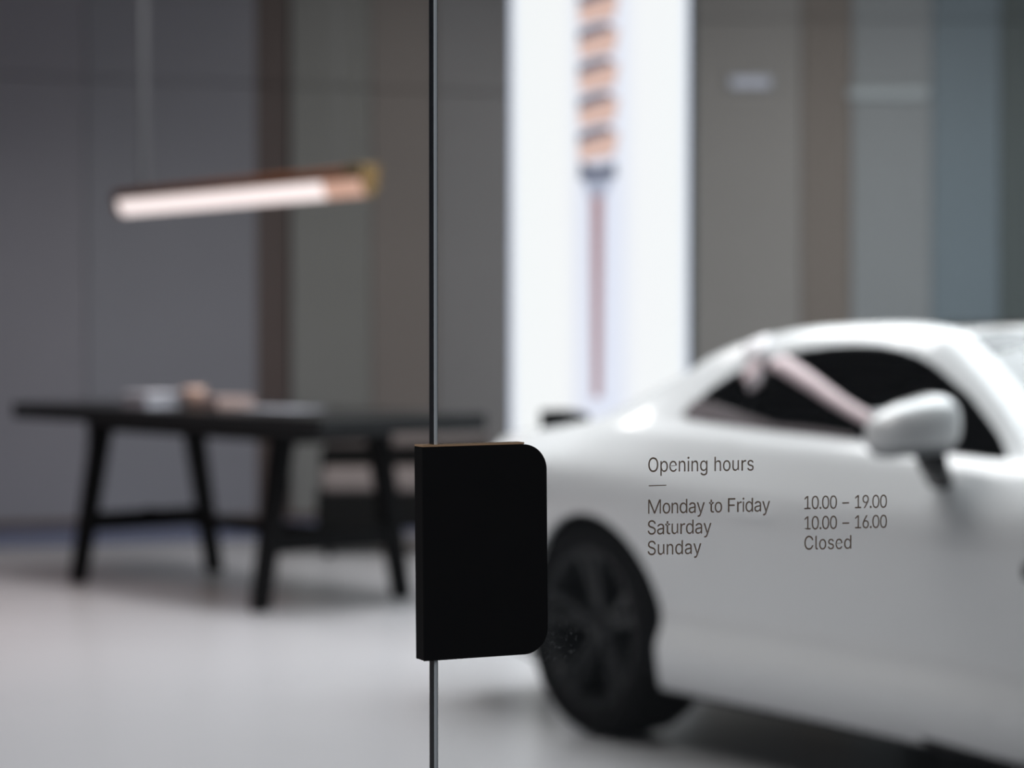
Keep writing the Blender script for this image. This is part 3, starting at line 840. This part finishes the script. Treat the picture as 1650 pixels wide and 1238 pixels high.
# mirrors (right one in view)
def mirror(side):
    t = empty('door_mirror', (1.748, side * 1.065, 1.105), parent=car)
    def shape(bm, z0, z1, sc=1.0):
        n, rings = 28, []
        zs_ = np.linspace(z0, z1, 12)
        for z in zs_:
            q = z / 0.088
            k = max(0.05, (1 - abs(q) ** 2.6)) ** 0.42 * sc
            ring = []
            for i in range(n):
                th = 2 * math.pi * i / n
                c_, s_ = math.cos(th), math.sin(th)
                ex = 0.085 * k * math.copysign(abs(c_) ** 0.8, c_)
                ey = 0.138 * k * math.copysign(abs(s_) ** 0.75, s_)
                if ex < -0.035: ex = -0.035 + (ex + 0.035) * 0.3        # flat back where the glass sits
                ex += -0.03 * max(0, ey * side / 0.138) * k              # swept outer end
                ring.append(bm.verts.new((ex, ey, z + (0.012 + 0.020 * max(0, z / 0.08)) * (ey * -side) / 0.138)))
            rings.append(ring)
        for a, b in zip(rings, rings[1:]):
            for i in range(n):
                j = (i + 1) % n
                bm.faces.new((a[i], a[j], b[j], b[i]))
        bm.faces.new(rings[0][::-1]); bm.faces.new(rings[-1])
        bmesh.ops.recalc_face_normals(bm, faces=bm.faces[:])
    bm = bmesh.new(); shape(bm, -0.038, 0.082); bm_obj('mirror_housing', bm, M['paint'], t, True)
    bm = bmesh.new(); shape(bm, -0.064, -0.0385, 0.985); bm_obj('lower_shell', bm, M['mirror_low'], t, True)
    bm = bmesh.new()
    add_box(bm, -0.064, -0.056, -0.105, 0.105, -0.035, 0.055, 0.003); bm_obj('mirror_glass', bm, M['chrome'], t)
    bm = bmesh.new()
    add_bar(bm, (-0.02, -side * 0.060, -0.050), (-0.065, -side * 0.150, -0.150), (0.040, 0.052), (0.030, 0.042), 12, up=Vector((1, 0, 0)))
    bm_obj('mirror_stalk', bm, M['gloss_black'], t, True)
M['mirror_low'] = mat('mirror_lower_grey', srgb(135, 138, 140), 0.45, noise=0.03)
mirror(-1); mirror(1)

# wing vent, lamps, grille (mostly beyond the frame)
for side in (-1, 1):
    box('wing_vent', 2.06, 2.24, min(side * .952, side * .972), max(side * .952, side * .972), 0.715, 0.76, M['gloss_black'], car, 0.008)
    bm = bmesh.new()
    for yy_, zz_, r_, xx_ in ((0.66, 0.66, 0.085, 3.50), (0.46, 0.63, 0.065, 3.64)):
        add_lathe(bm, [(r_, 0.0), (r_, 0.10), (r_ * .8, 0.125), (0.01, 0.13)], 28, mtx=Matrix.Translation((xx_ - .05, side * yy_, zz_)) @ Matrix.Rotation(R(90), 4, 'Y'))
    bm_obj('headlamp', bm, M['lamp_lens'], car, True)
    bm = bmesh.new()
    add_lathe(bm, [(0.09, 0.0), (0.09, 0.05), (0.07, 0.06)], 28, mtx=Matrix.Translation((-1.03, side * 0.58, 0.74)) @ Matrix.Rotation(R(-90), 4, 'Y') @ Matrix.Diagonal((0.6, 1.3, 1, 1)))
    bm_obj('tail_lamp', bm, M['red_lens'], car, True)
box('grille', 3.66, 3.735, -0.30, 0.30, 0.40, 0.60, M['gloss_black'], car, 0.02)

# ------------------------------------------------------------------ glass door in front
GA = math.atan2(0.397, 0.918)
DR = props(empty('door_1', (-0.0603, 1.885, 0), GA), 'clear frameless glass door with a black lock and brown opening hours lettering', kind='structure')
TH = 0.012
bm = bmesh.new(); add_box(bm, 0.0026, 1.05, 0, TH, 0.01, 2.60)
bm_obj('glass_pane', bm, M['door_glass'], DR)

box('ground_edge', 0.0, 0.0025, 0.0, 0.0022, 0.01, 2.60, M['ground_edge'], DR, 0.0005)  # bright refracted line of the glass edge, put into a pale strip
box('dark_edge', 0.0, 0.0025, 0.00225, TH, 0.01, 2.60, M['edge_dark'], DR, 0.0004)  # dark refracted line beside it, put into the strip's colour

# lock case: thin black cover plates either side joined round the pane's edge
def lock_outline(x0, x1, z0, z1, r, n=12):
    p = [(x0, z0)]
    for i in range(n + 1):
        th = -math.pi / 2 + math.pi / 2 * i / n
        p.append((x1 - r + r * math.cos(th), z0 + r + r * math.sin(th)))
    for i in range(n + 1):
        th = math.pi / 2 * i / n
        p.append((x1 - r + r * math.cos(th), z1 - r + r * math.sin(th)))
    p.append((x0, z1))
    return p
lk = empty('lock', (0, 0, 1.2195), parent=DR)
lk.rotation_euler = (0, R(-0.45), 0)
def plate(name, y0, y1, m, grow=0.0, bev=0.0004):
    me = prism(name, lock_outline(-0.0105 - grow, 0.0955 + grow, -0.0836 - grow, 0.0836 + grow, 0.0205 + grow), 'y', y0, y1)
    bm = bmesh.new(); bm.from_mesh(me); bpy.data.meshes.remove(me)
    if bev:
        bmesh.ops.bevel(bm, geom=[e for e in bm.edges if abs(e.verts[0].co.y - e.verts[1].co.y) < 1e-6], offset=bev, segments=2, profile=0.5, affect='EDGES')
    return bm_obj(name, bm, m, lk)
plate('cover_plate', -0.0022, -0.0004, M['lock_black'])
plate('cover_plate', TH + 0.0004, TH + 0.0034, M['lock_black'])
# edge case closes the gap past the pane's edge
bm = bmesh.new(); add_box(bm, -0.0107, -0.0006, -0.0019, TH + 0.0031, -0.0834, 0.0834, 0.0004)
bm_obj('edge_case', bm, M['lock_side'], lk)
# thin bronze lip along the top
bm = bmesh.new(); add_box(bm, -0.0104, 0.076, -0.0024, TH + 0.0032, 0.0837, 0.0852, 0.0002)
bm_obj('bronze_lip', bm, M['lock_bronze'], lk)

# lettering: outlines of a plain grotesque, beziers [handle, point, handle] per spline, 1000 units per em
GLYPHS = json.loads('''{" ":[188,[]],".":[188,[[108,-4,95,-4,83,-4,72,0,63,9,54,18,50,28,50,41,50,54,54,65,63,73,72,82,83,87,95,87,108,87,119,82,128,73,137,65,141,54,141,41,141,28,137,18,128,9,119,0]]],"0":[453,[[264,-7,227,-7,189,-7,157,3,130,24,103,45,83,74,69,113,55,152,48,199,48,254,48,309,55,356,69,395,83,434,104,464,130,484,157,505,189,516,227,516,264,516,296,505,323,484,350,464,370,434,384,395,398,356,405,309,405,254,405,199,398,152,384,113,370,74,350,45,323,24,297,3],[202,50,227,50,252,50,273,58,290,74,308,90,321,113,330,144,339,174,344,211,344,254,344,297,339,334,330,365,321,395,308,419,290,435,273,451,252,460,227,460,202,460,180,451,163,435,146,419,132,395,123,365,114,334,109,297,109,254,109,211,114,174,123,144,132,113,146,90,163,74,180,58]]],"1":[453,[[181,0,76,0,76,18,76,36,76,55,181,55,286,55,391,55,391,36,391,18,391,0,286,0],[250,509,276,509,276,339,276,170,276,0,255,0,234,0,212,0,212,149,212,299,212,448,211,448,210,448,209,448,168,418,127,388,86,358,86,381,86,404,86,427,123,454,161,481,198,509,224,509]]],"6":[453,[[258,-7,226,-7,195,-7,167,0,142,15,118,29,98,49,84,74,71,100,64,129,64,162,64,186,69,212,80,239,91,266,110,300,137,340,176,396,214,453,252,509,276,509,299,509,322,509,265,426,208,344,151,261,149,261,147,261,145,261,150,271,157,280,165,288,174,296,184,302,196,307,207,312,221,314,235,314,266,314,293,308,316,295,339,282,357,263,370,240,382,216,389,189,389,157,389,125,382,97,368,73,354,48,334,28,310,14,286,0],[207,48,226,48,246,48,264,53,279,63,294,72,306,85,314,101,323,118,327,136,327,157,327,178,323,197,314,213,306,230,294,242,279,251,264,261,246,265,226,265,207,265,189,261,174,252,159,243,147,230,138,214,129,198,125,179,125,158,125,137,129,118,138,102,147,85,159,72,174,63,189,53]]],"9":[453,[[195,516,226,516,258,516,286,508,310,494,335,480,354,460,368,434,382,409,389,380,389,347,389,323,383,297,373,270,362,243,343,209,315,168,277,112,239,56,200,0,177,0,154,0,130,0,187,83,244,165,301,248,303,248,305,248,307,248,303,238,296,229,287,221,279,213,269,207,257,202,245,197,232,195,218,195,187,195,160,201,137,214,114,227,96,245,83,269,70,292,64,320,64,352,64,384,71,412,85,436,99,461,118,480,143,494,167,508],[246,460,226,460,207,460,189,456,174,446,159,437,147,424,138,407,130,391,125,372,125,352,125,330,130,312,138,295,147,279,159,266,174,257,189,248,207,243,226,243,246,243,263,248,279,257,294,266,306,279,314,295,323,311,327,330,327,350,327,372,323,391,314,407,306,424,294,437,279,446,264,456]]],"C":[510,[[293,-7,267,-7,223,-7,184,4,150,25,116,46,89,76,70,115,50,154,40,201,40,254,40,308,50,354,70,393,89,432,116,462,150,484,184,505,223,516,267,516,293,516,317,512,340,504,363,497,384,486,402,471,420,457,436,439,448,418,460,398,468,374,473,348,451,348,430,348,408,348,404,366,398,381,389,395,381,408,370,419,357,428,345,438,331,444,315,449,300,454,284,456,267,456,236,456,208,448,184,432,159,417,139,394,125,364,111,334,103,297,103,254,103,211,111,175,125,145,140,115,159,92,184,76,209,61,236,53,267,53,284,53,300,55,315,60,331,65,345,71,357,81,370,90,381,101,389,114,398,128,404,143,408,160,430,160,451,160,473,160,469,135,460,111,448,91,436,70,421,52,402,38,384,23,363,12,341,5,318,-3]]],"F":[410,[[82,0,60,0,60,170,60,339,60,509,163,509,266,509,369,509,369,490,369,471,369,452,288,452,206,452,125,452,125,394,125,336,125,278,198,278,272,278,346,278,346,259,346,240,346,221,272,221,198,221,125,221,125,147,125,74,125,0,103,0]]],"M":[628,[[60,0,60,0,60,0,60,509,60,509,60,509,127,509,127,509,127,509,314,80,314,80,314,80,501,509,501,509,501,509,568,509,568,509,568,509,568,0,568,0,568,0,521,0,521,0,521,0,521,415,521,415,521,415,338,0,338,0,338,0,290,0,290,0,290,0,107,415,107,415,107,415,107,0,107,0,107,0]]],"O":[533,[[311,-7,267,-7,223,-7,184,4,150,25,116,46,90,76,70,115,50,154,40,201,40,254,40,308,50,354,70,393,90,432,116,462,150,484,184,505,223,516,267,516,311,516,350,505,384,484,418,462,444,432,464,393,483,354,493,308,493,254,493,201,483,154,464,115,444,76,418,46,384,25,350,4],[236,53,267,53,297,53,325,61,349,76,374,91,394,114,408,144,423,174,430,211,430,254,430,298,423,335,408,365,394,395,374,417,349,433,325,448,297,456,267,456,236,456,209,448,184,433,159,417,140,394,125,364,111,334,103,297,103,254,103,211,111,174,125,144,140,114,159,92,184,76,209,61]]],"S":[447,[[263,-9,224,-9,187,-9,155,-3,128,9,100,21,79,38,64,60,49,82,40,107,38,137,60,137,82,137,104,137,106,117,112,101,123,88,134,75,149,65,166,59,184,52,203,49,224,49,247,49,268,53,286,60,304,68,319,78,329,92,340,105,346,121,346,139,346,155,341,169,332,179,323,189,311,198,296,205,281,211,264,217,245,222,224,228,204,234,184,239,142,251,109,268,86,289,63,311,52,339,52,372,52,401,60,426,75,448,90,469,111,486,138,498,164,510,194,516,227,516,261,516,290,510,316,498,342,486,362,469,377,449,392,428,400,404,401,378,380,378,358,378,337,378,335,403,323,423,302,437,281,451,256,459,225,459,203,459,184,455,167,448,151,441,138,431,129,418,120,406,115,391,115,376,115,358,120,344,131,334,142,323,154,314,169,308,184,302,199,297,212,293,230,289,247,284,264,279,279,275,295,270,312,264,328,257,344,248,359,238,373,227,385,214,395,198,404,181,408,162,408,139,408,111,401,86,386,64,372,41,351,24,323,11,296,-2]]],"a":[389,[[182,-9,160,-9,136,-9,114,-4,94,5,75,14,59,27,48,45,36,62,30,83,30,108,30,130,35,147,43,161,52,175,63,185,78,193,92,201,108,207,125,211,143,215,160,218,178,220,201,223,219,225,234,227,248,228,258,231,265,235,272,239,276,245,276,255,276,255,276,256,276,257,276,272,273,286,267,297,261,308,252,316,240,322,228,328,213,331,196,331,178,331,162,328,149,322,136,317,126,309,118,301,110,292,104,283,100,274,80,280,61,285,41,291,50,314,62,332,79,346,95,360,113,369,133,375,153,381,173,384,194,384,208,384,223,383,239,379,255,376,271,370,286,360,301,351,313,338,322,320,332,303,337,280,337,251,337,168,337,84,337,0,317,0,297,0,277,0,277,17,277,35,277,52,275,52,274,52,272,52,268,43,261,34,252,25,243,15,230,7,215,1,200,-5],[155,45,170,45,193,45,212,50,228,59,243,68,255,79,263,93,271,107,276,122,276,138,276,155,276,173,276,190,273,187,268,184,259,182,251,180,242,178,231,176,221,174,210,172,200,171,190,170,182,169,175,168,161,166,147,163,134,159,121,154,111,148,103,139,96,131,92,119,92,105,92,92,95,81,102,72,109,63,118,57,130,52,142,48]]],"d":[424,[[219,-8,195,-8,164,-8,136,0,111,16,87,32,68,55,55,84,41,114,34,149,34,189,34,229,41,263,55,293,69,322,88,345,112,361,136,376,164,384,196,384,219,384,238,381,253,373,268,365,279,356,287,346,296,336,302,327,306,319,308,319,309,319,311,319,311,382,311,446,311,509,331,509,351,509,372,509,372,339,372,170,372,0,352,0,332,0,313,0,313,20,313,39,313,59,311,59,309,59,307,59,302,51,295,42,287,31,278,21,267,12,252,4,238,-4],[181,47,205,47,227,47,247,53,263,65,279,77,291,94,299,115,308,136,312,161,312,189,312,217,308,242,300,263,292,284,279,300,263,312,247,324,228,330,205,330,181,330,161,324,145,311,129,299,116,282,108,261,100,240,96,216,96,189,96,162,100,138,109,117,117,95,129,78,145,66,161,53]]],"e":[404,[[238,-8,212,-8,175,-8,143,0,117,16,90,33,70,56,56,85,41,114,34,148,34,187,34,226,41,260,55,290,69,319,89,343,115,359,141,376,171,384,205,384,226,384,246,381,266,374,285,367,303,356,319,341,335,326,348,306,357,282,366,258,371,228,371,194,371,186,371,178,371,169,272,169,174,169,75,169,75,187,75,204,75,221,163,221,250,221,338,221,329,215,319,208,310,202,310,227,306,249,298,269,290,288,278,303,263,314,247,325,228,330,205,330,182,330,163,325,146,313,130,302,118,288,109,270,100,251,96,232,96,211,96,200,96,189,96,178,96,150,101,126,110,106,120,87,134,72,151,61,168,51,189,46,212,46,228,46,241,48,254,53,266,57,277,64,285,73,294,82,301,93,306,105,325,101,345,96,365,91,359,71,349,54,335,39,321,24,303,13,283,4,262,-4]]],"g":[425,[[238,-151,207,-151,179,-151,155,-147,134,-140,113,-132,96,-123,82,-110,69,-98,58,-84,51,-69,67,-60,84,-50,101,-41,107,-49,113,-57,122,-66,130,-75,141,-82,154,-88,168,-94,186,-97,207,-97,238,-97,263,-90,282,-75,302,-60,311,-37,311,-6,311,19,311,44,311,68,310,68,308,68,306,68,301,60,295,51,287,41,278,32,267,23,252,16,238,8,219,5,195,5,164,5,137,12,113,27,88,41,69,62,55,90,41,118,34,152,34,191,34,230,41,264,55,293,69,322,88,345,112,361,137,376,165,384,196,384,220,384,239,381,253,373,268,365,280,356,288,346,297,336,303,327,308,319,309,319,311,319,313,319,313,339,313,359,313,379,333,379,353,379,372,379,372,250,372,121,372,-9,372,-42,365,-69,350,-90,335,-111,316,-126,291,-136,266,-146],[181,59,205,59,228,59,248,64,264,75,280,86,292,101,300,121,308,141,312,165,312,193,312,220,308,243,300,264,292,284,280,301,264,312,248,324,228,330,205,330,181,330,161,324,145,312,129,299,117,283,109,262,100,242,96,219,96,193,96,166,100,143,109,123,117,103,129,87,145,76,162,65]]],"h":[410,[[114,249,114,227,114,151,114,76,114,0,93,0,73,0,53,0,53,170,53,339,53,509,73,509,93,509,114,509,114,435,114,361,114,287,110,287,106,287,102,287,114,322,131,347,152,362,174,377,199,384,227,384,253,384,276,379,295,369,315,358,330,342,341,321,352,299,357,273,357,240,357,160,357,80,357,0,337,0,316,0,296,0,296,78,296,157,296,235,296,265,288,288,273,304,258,321,237,329,210,329,192,329,175,325,161,317,146,309,135,298,126,283,118,267]]],"i":[167,[[73,0,53,0,53,126,53,253,53,379,73,379,93,379,114,379,114,253,114,126,114,0,93,0],[95,443,84,443,72,443,62,447,54,455,45,462,41,472,41,483,41,494,45,504,54,512,62,520,72,524,84,524,95,524,106,520,114,512,122,504,126,494,126,483,126,472,122,462,114,455,106,447]]],"l":[189,[[147,-2,139,-2,110,-2,88,5,74,20,60,35,53,57,53,84,53,226,53,367,53,509,73,509,93,509,114,509,114,372,114,235,114,99,114,81,116,69,120,62,125,55,133,52,146,52,152,52,157,52,160,53,164,53,167,54,170,54,173,37,177,20,181,3,175,1,169,0,162,-1,154,-2]]],"n":[410,[[114,249,114,227,114,151,114,76,114,0,93,0,73,0,53,0,53,126,53,253,53,379,72,379,92,379,112,379,112,349,112,318,112,287,109,287,106,287,102,287,114,322,131,347,152,362,174,377,199,384,227,384,253,384,276,379,295,369,314,358,330,342,341,321,352,299,357,273,357,240,357,160,357,80,357,0,337,0,316,0,296,0,296,78,296,157,296,235,296,265,288,288,273,304,258,321,237,329,210,329,192,329,175,325,161,317,146,309,135,298,126,283,118,267]]],"o":[415,[[242,-8,207,-8,173,-8,143,0,117,16,91,33,71,56,56,85,41,114,34,149,34,187,34,227,41,262,56,291,71,321,91,343,117,360,143,376,173,384,207,384,242,384,273,376,299,360,325,343,345,321,359,291,374,262,381,227,381,187,381,149,374,114,359,85,345,56,325,33,299,16,273,0],[182,46,207,46,233,46,254,53,270,66,287,79,299,96,307,117,315,139,319,162,319,187,319,213,315,236,307,258,299,280,287,297,270,310,254,323,233,330,207,330,182,330,161,323,145,310,129,297,116,280,108,258,100,237,96,213,96,187,96,162,100,139,108,117,116,96,129,79,145,66,161,53]]],"p":[424,[[73,-143,53,-143,53,31,53,205,53,379,72,379,92,379,112,379,112,359,112,339,112,319,114,319,116,319,118,319,123,327,129,336,137,346,145,356,157,365,171,373,186,381,205,384,229,384,261,384,289,376,313,361,337,345,356,322,370,293,383,263,390,229,390,189,390,149,383,114,370,84,356,55,337,32,313,16,289,0,261,-8,229,-8,206,-8,187,-4,173,4,158,12,146,21,138,31,130,42,123,51,118,59,117,59,115,59,114,59,114,-8,114,-76,114,-143,93,-143],[197,47,220,47,244,47,263,53,279,66,295,78,308,95,316,117,324,138,328,162,328,189,328,216,324,240,316,261,308,282,296,299,280,311,264,324,244,330,220,330,197,330,177,324,161,312,145,300,133,284,125,263,117,242,113,217,113,189,113,161,117,136,125,115,133,94,146,77,162,65,178,53]]],"r":[259,[[73,0,53,0,53,126,53,253,53,379,72,379,92,379,112,379,112,360,112,340,112,321,113,321,114,321,115,321,122,340,135,355,152,367,170,379,190,385,213,385,218,385,223,385,229,384,235,384,240,384,243,384,243,363,243,343,243,322,242,323,237,323,230,324,223,325,215,326,207,326,189,326,173,322,159,315,145,307,134,297,126,284,118,270,114,255,114,237,114,158,114,79,114,0,93,0]]],"s":[365,[[211,-8,182,-8,156,-8,133,-4,112,3,92,11,75,23,62,38,49,53,40,72,36,94,55,98,74,102,94,107,99,86,109,70,124,60,139,50,158,45,181,45,208,45,229,51,244,62,260,74,268,87,268,103,268,116,263,127,254,136,245,144,231,151,212,155,191,160,170,165,149,170,115,178,89,191,72,208,55,225,47,247,47,274,47,296,53,315,65,332,77,348,94,361,115,370,136,380,160,384,187,384,213,384,235,380,254,372,272,365,287,353,299,339,310,325,319,309,324,290,305,286,287,281,268,277,263,292,255,304,243,316,230,327,212,333,187,333,165,333,146,327,131,317,116,306,109,293,109,277,109,263,114,252,124,243,134,235,150,228,172,223,191,218,210,214,229,209,264,201,290,188,306,171,323,154,331,133,331,107,331,84,325,64,312,47,300,30,282,16,260,6,237,-3]]],"t":[227,[[138,379,204,379,204,362,204,344,204,327,138,327,72,327,6,327,6,344,6,362,6,379,72,379],[65,345,65,471,85,471,106,471,126,471,126,347,126,222,126,98,126,81,129,69,136,61,143,54,154,50,170,50,174,50,179,50,185,51,191,52,197,53,202,54,206,36,209,19,213,2,207,0,200,-2,192,-3,184,-4,176,-4,168,-4,136,-4,110,4,92,21,74,38,65,62,65,93,65,219]]],"u":[410,[[211,-5,182,-5,157,-5,134,0,115,11,95,21,80,37,69,59,58,80,53,107,53,139,53,219,53,299,53,379,73,379,93,379,114,379,114,301,114,222,114,144,114,114,121,91,137,75,152,58,173,50,200,50,218,50,235,54,249,62,264,70,275,81,283,97,292,112,296,131,296,153,296,228,296,304,296,379,316,379,337,379,357,379,357,253,357,126,357,0,337,0,318,0,298,0,298,31,298,61,298,92,301,92,304,92,307,92,295,57,279,32,257,17,235,2]]],"y":[389,[[51,-140,47,-139,52,-121,57,-103,61,-86,65,-86,68,-87,71,-87,83,-90,94,-91,104,-89,114,-87,122,-82,130,-74,138,-66,145,-53,151,-36,155,-24,159,-13,163,-1,114,126,66,252,17,379,40,379,62,379,84,379,111,305,138,230,165,155,174,132,181,109,187,87,193,64,199,42,206,21,198,21,191,21,184,21,190,42,196,64,202,87,209,110,216,132,224,155,251,230,278,305,305,379,327,379,349,379,371,379,316,234,260,88,204,-58,196,-78,187,-94,177,-107,166,-120,153,-129,139,-136,125,-142,109,-145,91,-145,81,-145,72,-144,65,-143,57,-142]]],"–":[350,[[233,244,350,244,350,226,350,207,350,188,233,188,117,188,0,188,0,207,0,226,0,244,117,244]]]}''')
CAP = 0.516
WIDE = {'M': 1.0, 'F': 0.98, 'r': 1.0, 't': 1.0, 'd': 0.92, 'a': 0.92, 'y': 0.92, '0': 0.88, '1': 0.88, '6': 0.88, '9': 0.88, ' ': 1.0}
def line_mesh(name, text, x0, x1, z0, z1, cap):
    """one line of vinyl lettering from (x0, z0) to (x1, z1) on the pane, capital height cap"""
    sc = cap / CAP
    adv, W_ = [], []
    for ch in text:
        a, sp = GLYPHS[ch]
        k = WIDE.get(ch, 0.87) * (1.6 if ch == ' ' and '0' in text else 1)
        W_.append(k)
        adv.append(a / 1000 * sc * k)
    l0 = min(v for s_ in GLYPHS[text[0]][1] for v in s_[2::6]) / 1000 * sc * W_[0]
    last = GLYPHS[text[-1]]
    r0 = (last[0] - max(v for s_ in last[1] for v in s_[2::6])) / 1000 * sc * W_[-1]
    total = sum(adv) - l0 - r0
    track = ((x1 - x0) - total) / (len(text) - 1)
    cu = bpy.data.curves.new(name, 'CURVE'); cu.dimensions = '2D'; cu.fill_mode = 'BOTH'; cu.resolution_u = 6
    cu.extrude = 0.00004
    pen = x0 - l0
    slope = (z1 - z0) / (x1 - x0)
    for ch, a, k in zip(text, adv, W_):
        for s_ in GLYPHS[ch][1]:
            n = len(s_) // 6
            spl = cu.splines.new('BEZIER'); spl.bezier_points.add(n - 1); spl.use_cyclic_u = True
            for i in range(n):
                q = s_[i * 6:i * 6 + 6]
                co = []
                for u, v in ((q[0], q[1]), (q[2], q[3]), (q[4], q[5])):
                    x = pen + u / 1000 * sc * k
                    co.append((x, v / 1000 * sc + z0 + slope * (x - x0), 0))
                b = spl.bezier_points[i]
                b.handle_left_type = b.handle_right_type = 'FREE'
                b.co = co[1]; b.handle_left = co[0]; b.handle_right = co[2]
        pen += a + track
    o = bpy.data.objects.new(name, cu); C.objects.link(o)
    dg = bpy.context.evaluated_depsgraph_get(); dg.update()
    me = bpy.data.meshes.new_from_object(o.evaluated_get(dg))
    bpy.data.objects.remove(o, do_unlink=True)
    me.transform(Matrix.Rotation(R(90), 4, 'X'))
    me.transform(Matrix.Translation((0, -0.00008, 0)))
    me.materials.clear()
    return link('lettering', me, M['letter'], DR)
CAPH = 0.0117
line_mesh('l1', 'Opening hours', 0.1861, 0.2834, 1.2788, 1.2776, 0.0119)
line_mesh('l2', 'Monday to Friday', 0.1861, 0.2990, 1.2448, 1.2433, CAPH)
line_mesh('l3', 'Saturday', 0.1857, 0.2441, 1.2279, 1.2269, CAPH)
line_mesh('l4', 'Sunday', 0.1857, 0.2348, 1.2112, 1.2105, CAPH)
line_mesh('l5', '10.00 \u2013 19.00', 0.3318, 0.4123, 1.2440, 1.2429, 0.0112)
line_mesh('l6', '10.00 \u2013 16.00', 0.3319, 0.4124, 1.2270, 1.2258, 0.0112)
line_mesh('l7', 'Closed', 0.3319, 0.3774, 1.2101, 1.2093, CAPH)
box('rule', 0.1866, 0.2025, -0.00012, -0.00004, 1.2672, 1.2680, M['letter'], DR)
